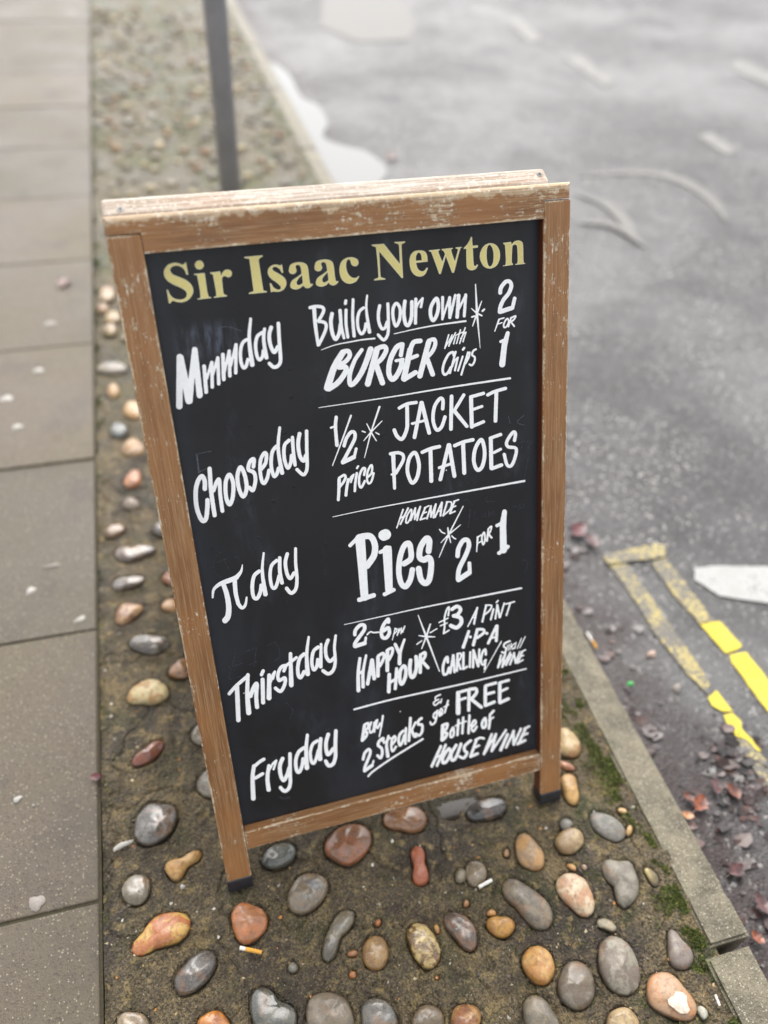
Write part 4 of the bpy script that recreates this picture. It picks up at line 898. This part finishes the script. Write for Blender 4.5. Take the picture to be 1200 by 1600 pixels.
for q in [[(1138, 95), (1160, 92), (1215, 118), (1215, 138), (1150, 112)], [(790, 32), (812, 26), (848, 60), (830, 68)], [(880, 90), (905, 84), (962, 128), (945, 136)],
          [(1088, 212), (1112, 206), (1152, 236), (1135, 242)]]:
    marking('white_line', q, M['white_worn'], step=.05)
marking('white_line', [(505, -10), (625, -10), (650, 40), (640, 62), (560, 66), (500, 40)], line_mat('nearly_gone_white_line', hexc(88, 88, 86), .5), step=.05)
M['scuff'] = line_mat('pale_tyre_scuff', hexc(106, 106, 104), .5)
def arc(pts, w_, z):
    P = spline(pts, 8); W = np.array([on_ground(x, y, ROAD_Z+z)[:2] for x, y in P]); d = np.gradient(W, axis=0); n = np.stack([-d[:, 1], d[:, 0]], 1)/np.hypot(d[:, 0], d[:, 1])[:, None]
    t = np.linspace(0, math.pi, len(P)); ww = (w_*np.sin(t)+.004)[:, None]; A = W+n*ww; B = W-n*ww; N = len(P)
    V = [(x, y, ROAD_Z+z) for x, y in A]+[(x, y, ROAD_Z+z) for x, y in B]
    mesh_obj('tyre_scuff', V, [(k, k+1, N+k+1, N+k) for k in range(N-1)], M['scuff'], road, Matrix.Identity(4))
arc([(905, 275), (990, 268), (1060, 280), (1110, 310), (1135, 345)], .035, .004)
arc([(895, 300), (950, 320), (980, 350), (990, 378)], .03, .008)
arc([(900, 345), (960, 352), (1010, 385)], .02, .012)
# puddle against the kerb, further up the street
def puddle(pts, lab):
    W = spline([on_ground(x, y, ROAD_Z+.006)[:2] for x, y in pts], 6, True)
    bm = bmesh.new(); f = bm.faces.new([bm.verts.new((p[0], p[1], ROAD_Z+.006)) for p in W]); bmesh.ops.triangulate(bm, faces=[f])
    o = bm_obj('puddle', bm, M['water']); tag(o, kind='structure'); return o
puddle([(396, 104), (424, 98), (452, 116), (470, 150), (496, 164), (512, 190), (506, 214), (540, 228), (572, 236), (604, 262), (590, 288), (548, 296), (510, 312), (490, 280), (474, 236), (452, 196), (430, 150)], '')
# ------------------------------------------------------------------ the A-board
root = empty('pavement_sign', mw=Matrix(((BU[0], BN[0], 0, BX), (BU[1], BN[1], 0, BY), (0, 0, 1, 0), (0, 0, 0, 1))))
tag(root, 'wooden framed blackboard pavement sign with white hand painted weekday offers', 'pavement sign')
TH = .030; WD_ = .62; SW = .0408; H1 = 1.0532; H2 = 1.0299; TOP = 1.0745; B1 = .1162; B0 = .0795; FOOT = .0248
def frame_m(s, t, d, back=False):
    """matrix of a part whose centre is at (s across, t up the slope, d in from the front face)"""
    if not back:
        o = BO+s*BU+t*BT+d*BD; ax = (BU, BD, BT)
    else:       # mirrored frame leaning the other way, joined to the front one at the top
        L = BL; T2_ = math.cos(L)*BZ-math.sin(L)*BN; D2 = -(math.cos(L)*BN+math.sin(L)*BZ)
        apex = BO+TOP*BT+TH*BD
        o = apex+s*BU+(t-TOP)*T2_+(d-TH)*D2; ax = (BU, D2, T2_)
        # keep the frame right handed
        ax = (-BU, D2, T2_)
    mm = Matrix.Identity(4)
    for i in range(3):
        for j in range(3): mm[i][j] = ax[j][i]
        mm[i][3] = o[i]
    return mm
def wooden(name, hx, hy, hz, mat, mw, wear_top=0., wear=0., bev=.0028, parent=None, notch=None, side=0., wear_up=0.):
    if notch:
        # head rail with a rebate at each end for the stile: profile in x,z, extruded along y
        nx, nz = notch
        prof = [(-hx, hz), (-hx, nz), (-hx+SW+.0006, nz), (-hx+SW+.0006, -hz), (hx-SW-.0006, -hz), (hx-SW-.0006, nz), (hx, nz), (hx, hz)]
        bm = bmesh.new(); a = [bm.verts.new((x, -hy, z)) for x, z in prof]; b = [bm.verts.new((x, hy, z)) for x, z in prof]
        n = len(prof); bm.faces.new(a); bm.faces.new(b[::-1])
        for i in range(n): bm.faces.new((a[i], b[i], b[(i+1) % n], a[(i+1) % n]))
        bmesh.ops.recalc_face_normals(bm, faces=bm.faces)
        top = [e for e in bm.edges if all(abs(v.co.z-hz) < 1e-5 for v in e.verts)] + [e for e in bm.edges if all(abs(abs(v.co.x)-hx) < 1e-5 for v in e.verts) and abs(e.verts[0].co.z-e.verts[1].co.z) > .001]
        fr = [e for e in top if all(v.co.y < 0 for v in e.verts)]
        bmesh.ops.bevel(bm, geom=list(set(fr)), offset=.0065, segments=4, affect='EDGES', profile=.5)
    else:
        bm = box_bm(hx*2, hy*2, hz*2, bev, 2)
    o = bm_obj(name, bm, mat, parent or root, mw)
    for p in o.data.polygons: p.use_smooth = False
    o['half_x'] = float(hx); o['half_y'] = float(hy); o['red_side'] = float(side); o['wear_up'] = float(wear_up); o['half_z'] = float(hz); o['wear_top'] = float(wear_top); o['wear'] = float(wear)
    return o
g_ = .0006
# front frame
hz = (TOP-H2)/2
head = wooden('head_rail', WD_/2, TH/2, hz, M['wood_h'], frame_m(.31, H2+hz, TH/2), 1, .2, notch=(0, H1+g_-(H2+hz)))
stiles = []
for s_ in (SW/2, WD_-SW/2):
    z0, z1 = .006, H1-g_
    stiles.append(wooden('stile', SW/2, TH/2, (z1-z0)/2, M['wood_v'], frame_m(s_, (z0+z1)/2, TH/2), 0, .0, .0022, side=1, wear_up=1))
bot = wooden('bottom_rail', (WD_-2*SW)/2-g_, TH/2-.001, (B1-B0)/2, M['wood_h'], frame_m(.31, (B0+B1)/2, TH/2), 0, .1, .002)
bm = box_bm(WD_-2*SW-.0004, .006, H2-B1+.012)
panel = bm_obj('blackboard', bm, M['panel'], root, frame_m(.31, .573, REC))
for v in panel.data.vertices: v.co.y += .003
for v in panel.data.vertices: v.co.z += (H2+B1)/2-.573
# feet
def foot(parent, mw):
    bm = box_bm(SW+.0022, TH+.003, FOOT, .0022, 2)
    o = bm_obj('foot_cap', bm, M['plastic'], parent, mw)
    r = bm_obj('ridge', box_bm(.010, .0016, .0022, .0004, 1), M['screw_dark'] if 0 else M['plastic'], parent, mw @ Matrix.Translation(Vector((.002, -(TH+.003)/2, .007))))
    return o
for st, s_ in zip(stiles, (SW/2, WD_-SW/2)):
    foot(st, frame_m(s_, FOOT/2, TH/2))
# back frame
WB = .604
bh = wooden('head_rail', WB/2, TH/2, .0223, M['wood_grey'], frame_m(.302, TOP-.0223, TH/2, True), .6, .5, bev=.0045)
for s_ in (SW/2, WB-SW/2):
    st = wooden('stile', SW/2, TH/2, (1.029-.006)/2, M['wood_v'], frame_m(s_, (1.029+.006)/2, TH/2, True), 0, .1)
    foot(st, frame_m(s_, FOOT/2, TH/2, True))
wooden('bottom_rail', (WB-2*SW)/2-g_, TH/2-.001, .0184, M['wood_h'], frame_m(.302, .0979, TH/2, True), 0, .2)
bm = box_bm(WB-2*SW-.0004, .006, 1.029-.1163)
bp = bm_obj('blackboard', bm, M['panel'], root, frame_m(.302, (1.029+.1163)/2, REC+.003, True))
# screws sunk in the top of the back rail: found where the photo shows them, on that rail's top face
mwb = frame_m(.302, TOP-.0223, TH/2, True); T2_ = np.array([mwb[i][2] for i in range(3)]); top_o = np.array([mwb[i][3] for i in range(3)])+.0223*T2_
def on_top(px, py):
    r = ray(px, py); k = ((top_o-CAM)@T2_)/(r@T2_); return CAM+k*r
for (px, py, rr, mat) in ((188, 327, .0046, 'screw'), (843, 272.5, .0042, 'screw')):
    p = on_top(px, py)
    mm = mwb.copy()
    for i in range(3): mm[i][3] = p[i]+T2_[i]*.0003
    bm = bmesh.new(); bmesh.ops.create_cone(bm, cap_ends=True, segments=20, radius1=rr, radius2=rr*.86, depth=.0009)
    sc_ = bm_obj('screw', bm, M['screw'], bh, mm)
    bm = bmesh.new()
    for a in (0, math.pi/2):
        r_ = bmesh.ops.create_cube(bm, size=1); bmesh.ops.scale(bm, vec=(rr*1.0, rr*.28, .0004), verts=r_['verts']); bmesh.ops.rotate(bm, cent=(0, 0, 0), matrix=Matrix.Rotation(a+.4, 3, 'Z'), verts=r_['verts'])
        bmesh.ops.translate(bm, vec=(0, 0, .00062 if a == 0 else .00068), verts=r_['verts'])
    mesh_ = bm_obj('screw', bm, M['screw_dark'], bh, mm)
    mesh_.name = 'screw_slot'; PM[mesh_.name] = mm
for (px, py) in ((210, 324), (683, 279), (780, 271)):
    p = on_top(px, py); mm = mwb.copy()
    for i in range(3): mm[i][3] = p[i]+T2_[i]*.0002
    bm = bmesh.new(); bmesh.ops.create_cone(bm, cap_ends=True, segments=16, radius1=.0026, radius2=.0022, depth=.0006)
    bm_obj('filler_plug', bm, M['wood_grey'], bh, mm)
# lettering
for k0, k1 in ((0, 3), (3, 9), (9, 15)):
    O = []
    for tile, txt, dx, dy in SERIF[k0:k1]: O += parse_outline(tile, txt, dx, dy)
    F = field_outlines(O)
    put_lettering('lettering', F, M['gold_edge'], .0005, panel, 'cream edge of a serif word in the pub name')
    put_lettering('lettering', F, M['gold'], .0007, panel, 'pale gold body of a serif word in the pub name', off=-.8)
for lab, tile, st in WORDS:
    nm = 'ruled_line' if 'ruled' in lab else 'underline' if 'underline' in lab else 'starburst' if 'burst' in lab else 'lettering'
    put_lettering(nm, field_strokes(segs(tile, st)), M['white_paint'], .0005, panel, ('white painted '+lab) if nm == 'lettering' else None)
for mat, tile, st in GHOSTS:
    for s1 in st.split(';'): put_lettering('chalk_mark', field_strokes(segs(tile, s1), .6), M[mat], .0003, panel)

# ------------------------------------------------------------------ grey street post on the verge
pz = on_ground(367, 372)
post = empty('street_post', (pz[0], pz[1], 0)); tag(post, 'slim dark grey metal post standing on the cobbles behind the sign', 'post')
bm = bmesh.new(); bmesh.ops.create_cone(bm, cap_ends=True, segments=40, radius1=.038, radius2=.038, depth=2.6)
bmesh.ops.translate(bm, vec=(0, 0, 1.29), verts=bm.verts); bm_obj('shaft', bm, M['post'], post, PM[post.name], smooth=False)
for p in post.children[0].data.polygons: p.use_smooth = abs(p.normal.z) < .5
bm = bmesh.new(); bmesh.ops.create_uvsphere(bm, u_segments=24, v_segments=10, radius=.0385); bmesh.ops.scale(bm, vec=(1, 1, .4), verts=bm.verts)
bmesh.ops.translate(bm, vec=(0, 0, 2.59), verts=bm.verts); bm_obj('cap', bm, M['plastic'], post, PM[post.name], smooth=True)
bm = bmesh.new(); bmesh.ops.create_cone(bm, cap_ends=True, segments=32, radius1=.062, radius2=.041, depth=.02); bm_obj('collar', bm, M['underlay'], post, PM[post.name] @ Matrix.Translation(Vector((0, 0, .004))))

# ------------------------------------------------------------------ leaves, cigarette ends, gum
def leaf_geo(L, seed, curl=.25, lobes=5):
    r = np.random.default_rng(seed); V = []; Fc = []; n = 9
    for i in range(n+1):
        t = i/n; w_ = L*.36*math.sin(math.pi*min(1, t*.96+.04))**.8*(1+.18*math.sin(t*lobes*6.28)+r.normal(0, .06))
        z = L*curl*(t-.5)**2+r.normal(0, L*.012); yb = L*.05*math.sin(t*4+seed)
        V += [(t*L-L/2, yb-w_, z+w_*.35*(1+.3*r.normal())), (t*L-L/2, yb, z), (t*L-L/2, yb+w_, z+w_*.35*(1+.3*r.normal()))]
    for i in range(n):
        b = i*3; Fc += [(b, b+1, b+4, b+3), (b+1, b+2, b+5, b+4)]
    # stalk
    b = len(V); V += [(-L/2-L*.3, 0, .001), (-L/2-L*.3, L*.02, .001), (-L/2, L*.02, .001), (-L/2, 0, .0015)]; Fc.append((b, b+1, b+2, b+3))
    return V, Fc
def leafmat(name, c1, c2):
    g = NG(name); v = g.coord('Object'); n = g.noise(v, 60, 4, .6)
    c = g.mix(g.ramp(n, .4, .62), c1, c2); y = g.math('ABSOLUTE', g.sep(v)[1])
    c = g.mix(g.ramp(y, 0, .0012, .5, 0), c, hexc(60, 34, 24))
    return g.out(c, .3, g.bump(g.noise(v, 240, 3), .0008, .6), .5)
LM = {'orange': leafmat('orange_leaf', hexc(134, 70, 38), hexc(92, 44, 28)), 'brown': leafmat('brown_leaf', hexc(112, 58, 34), hexc(70, 38, 26)),
      'pink': leafmat('dull_red_leaf', hexc(92, 58, 56), hexc(64, 42, 40)), 'tan': leafmat('tan_leaf', hexc(178, 126, 78), hexc(140, 92, 56)), 'red': leafmat('crimson_leaf', hexc(100, 42, 46), hexc(72, 32, 34))}
LEAVES = [  # px, py, length, kind, rotation, z, label
 (1093, 1254, .040, 'orange', .6, 'r', 'orange brown curled leaf lying in the gutter beside the kerb, largest and brightest of them'),
 (1076, 1246, .026, 'brown', 1.9, 'r', 'small dark brown folded leaf touching the bright orange leaf in the gutter'),
 (1074, 1274, .024, 'tan', 2.4, 'r', 'tan leaf scrap against the kerb just below the bright orange leaf'),
 (1183, 1465, .026, 'orange', 2.0, 'r', 'orange leaf lodged where two kerb stones meet'),
 (1190, 1412, .040, 'pink', 1.7, 'r', 'narrow dull red leaf near the right edge of the photo'),
 (1150, 1358, .036, 'pink', .3, 'r', 'dull red wet leaf flat on dark asphalt halfway down the gutter'),
 (1118, 1228, .034, 'pink', 1.2, 'r', 'dull red leaf just right of the bright orange leaf'),
 (1145, 1236, .036, 'brown', 1.6, 'r', 'dark brown leaf standing on edge below the yellow lines'),
 (905, 828, .060, 'red', .4, 'r', 'blurred reddish leaf in the gutter just right of the sign frame'),
 (925, 845, .050, 'pink', 1.4, 'r', 'blurred dull red leaf before the end of the yellow lines'),
 (100, 442, .060, 'brown', 1.3, 'p', 'dark brown leaf lying alone on the far pavement slab'),
 (150, 1214, .020, 'red', .2, 'p', 'crushed crimson leaf scrap on the slab edge left of the sign'),
 (612, 245, .07, 'brown', .7, 'r', 'brown leaf at the edge of the distant puddle'),
 (393, 80, .07, 'red', .4, 'r', 'dark red leaf by the far kerb beyond the post'),
 (367, 18, .07, 'red', 1.1, 'r', 'dark red leaf by the kerb at the top of the photo'),
]
for i, (px, py, L, kd, rot, where, lab) in enumerate(LEAVES):
    z = ROAD_Z+.012 if where == 'r' else .004
    p = on_ground(px, py, z); V, Fc = leaf_geo(L, i+3, .25 if L > .03 else .5)
    o = mesh_obj('fallen_leaf', V, Fc, LM[kd], None, Matrix.Translation(Vector(p)) @ Matrix.Rotation(rot, 4, 'Z') @ Matrix.Rotation(.12, 4, 'X'), smooth=True)
    tag(o, lab, 'leaf', 'fallen leaves')
# rotting leaf litter: one mass of crumpled scraps along the kerb
V, Fc, Cc = [], [], []
pal = [(58, 40, 37), (68, 44, 38), (48, 37, 34), (76, 50, 42), (60, 48, 45), (54, 35, 36), (42, 36, 34), (70, 50, 46)]
clump = [(1.00, .60, .035, 110), (.97, .50, .03, 30), (.86, .48, .04, 34), (.85, .95, .04, 30), (.84, 1.25, .06, 70), (.86, 1.5, .07, 60), (.88, .30, .05, 34), (.83, .72, .03, 24)]
def scrap(x, y, s):
    n = 6; b = len(V); a0 = rng.uniform(0, 6.28); tz = rng.normal(0, .16, 2)
    z = ROAD_Z+.001+rng.uniform(0, .004); V.append((x, y, z+s*.06))
    for k in range(n):
        a = a0+k*6.283/n; r = s*rng.uniform(.55, 1.1); dx, dy = r*math.cos(a), r*math.sin(a)*.75
        V.append((x+dx, y+dy, max(ROAD_Z+.0005, z+dx*tz[0]+dy*tz[1]+rng.uniform(0, s*.15))))
    for k in range(n): Fc.append((b, b+1+k, b+1+(k+1) % n))
    c = pal[rng.integers(len(pal))]; j = rng.uniform(.6, 1.2); Cc.extend([hexc(*(q*j for q in c))]*(n+1))
for cx, cy, sg, n in clump:
    for _ in range(n):
        x = cx+rng.normal(0, sg); y = cy+rng.normal(0, sg*1.6)
        if x < .795: x = .795+abs(x-.795)*.5
        scrap(x, y, rng.uniform(.004, .012) if rng.random() < .7 else rng.uniform(.012, .022))
for _ in range(170):
    x = .792+abs(rng.normal(0, .075)); y = rng.uniform(-.2, 3.2); scrap(x, y, rng.uniform(.003, .009))
o = mesh_obj('leaf_litter', V, Fc, M['litter'], None, Matrix.Identity(4), colors=Cc); tag(o, 'wet brown and dull red leaf litter rotting along the gutter', 'leaf litter', kind='stuff')
# root fibres and twigs on the verge
V, Fc, Cc = [], [], []
for cx, cy, n, sp in ((655, 1430, 46, 26), (505, 1530, 26, 20), (1010, 1190, 10, 30), (165, 1235, 22, 16)):
    for _ in range(n):
        p = on_ground(cx+rng.normal(0, sp), cy+rng.normal(0, sp*.45)); a = rng.normal(.5, .6); L = rng.uniform(.008, .035); b = len(V); wv = .00035
        for k in range(5):
            t = k/4; x = p[0]+L*(t-.5)*math.cos(a); y = p[1]+L*(t-.5)*math.sin(a)+.003*math.sin(t*5+a*7); z = float(verge_height(np.array([x]), np.array([y]))[0])+.0022
            V += [(x, y-wv, z), (x, y+wv, z+.0004)]
        for k in range(4): Fc.append((b+2*k, b+2*k+2, b+2*k+3, b+2*k+1))
        Cc += [hexc(58, 44, 42)]*10
o = mesh_obj('root_fibres', V, Fc, M['litter'], verge, Matrix.Identity(4), colors=Cc); tag(o, kind='stuff')
def stub(p0, p1, z, r, split, lab, c_tip, c_body):
    a = np.array(on_ground(*p0, z)); b = np.array(on_ground(*p1, z)); L = np.linalg.norm(b-a); ang = math.atan2(b[1]-a[1], b[0]-a[0])
    mw = Matrix.Translation(Vector(a)) @ Matrix.Rotation(ang, 4, 'Z')
    e = empty('cigarette_end', mw=mw); tag(e, lab, 'cigarette end', 'cigarette ends')
    for nm, x0, x1, cc, rr in (('filter', 0, L*split, c_tip, r), ('paper', L*split, L, c_body, r*1.04)):
        bm = bmesh.new(); bmesh.ops.create_cone(bm, cap_ends=True, segments=14, radius1=rr, radius2=rr*.92, depth=x1-x0-.0002)
        for v in bm.verts: v.co.z += .0; v.co.y *= .86; v.co.x *= 1+.06*math.sin(v.co.z*900)
        bm_obj(nm, bm, cc, e, mw @ Matrix.Translation(Vector(((x0+x1)/2, 0, r*.8))) @ Matrix.Rotation(math.pi/2, 4, 'Y'), smooth=False)
cg_w = flat('cigarette_white', hexc(226, 222, 212), .7, .2, 0, 300, .1); cg_o = flat('cork_tip', hexc(214, 158, 70), .7, .2, 0, 500, .2)
stub((375, 1482), (409, 1489), .004, .0036, .27, 'flattened cigarette end with cork coloured tip on the cobbles below the left foot', cg_w, cg_o)
stub((916, 990), (932, 1014), ROAD_Z+.012, .0036, .55, 'pale cigarette end in the gutter just beyond the kerb', cg_w, cg_o)
stub((748, 1387), (768, 1376), .006, .0034, .5, 'white cigarette end lying beside a grey cobble below the bottom rail', cg_w, cg_w)
stub((1117, 1555), (1124, 1572), .004, .0022, .5, 'thin white scrap of cigarette by the near kerb stone', cg_w, cg_w)
def blob(name, px, py, rpx, el, rot, mat, parent, h=.0012, z=0.0015):
    p = on_ground(px, py, z); q = on_ground(px+rpx, py, z); r = float(np.hypot(*(q-p)[:2])); V = [(0, 0, h)]; n = 16
    for k in range(n):
        a = k*6.283/n; rr = r*(1+.14*math.sin(a*3+px)+.08*math.sin(a*5+py)); V.append((rr*.7*math.cos(a), rr*.7*el*math.sin(a), h*.9))
    for k in range(n):
        a = k*6.283/n; rr = r*(1+.14*math.sin(a*3+px)+.08*math.sin(a*5+py)); V.append((rr*math.cos(a), rr*el*math.sin(a), -.0015))
    Fc = [(0, 1+k, 1+(k+1) % n) for k in range(n)]+[(1+k, 1+n+k, 1+n+(k+1) % n, 1+(k+1) % n) for k in range(n)]
    return mesh_obj(name, V, Fc, mat, parent, Matrix.Translation(Vector(p)) @ Matrix.Rotation(rot, 4, 'Z'), smooth=True)
for px, py, r, el, rot, mt in ((57, 1410, 12.5, .95, 0, 'gum'), (27, 1248, 7, .7, .5, 'gum_white'), (48, 922, 8, .8, .9, 'gum_white'), (125, 967, 9, .55, .5, 'gum_white'), (80, 884, 15, .2, .1, 'gum'),
                             (27, 666, 8, .8, 0, 'gum_white'), (10, 622, 10, .8, 0, 'gum_white'), (78, 505, 10, .8, 0, 'gum'), (60, 578, 8, .8, 0, 'gum_white'), (112, 20, 10, .7, 0, 'gum'), (52, 1258, 2, .9, 0, 'gum_white')):
    blob('chewing_gum', px, py, r, el, rot, M[mt], pave)
blob('shell_scrap', 191, 1320, 16, .28, .25, M['gum_white'], verge, .002, .004)
blob('shell_scrap', 285, 1385, 4, .9, .25, M['gum_white'], verge, .003, .004)
blob('bottle_cap_scrap', 985, 1068, 5, .8, .3, flat('green_plastic', hexc(70, 170, 84), .5), road, .003, ROAD_Z+.003)
blob('stone_chip', 1058, 1075, 9, .6, .8, M['gum'], road, .006, ROAD_Z+.004)
blob('stone_chip', 1018, 1022, 8, .7, .3, flat('pinkish_chip', hexc(176, 150, 136), .6), road, .006, ROAD_Z+.004)
blob('lime_ring', 1062, 1566, 15, 1, .3, flat('lichen_white', hexc(204, 188, 170), .7, .3, 0, 160, .25), verge, .0012, .0145)
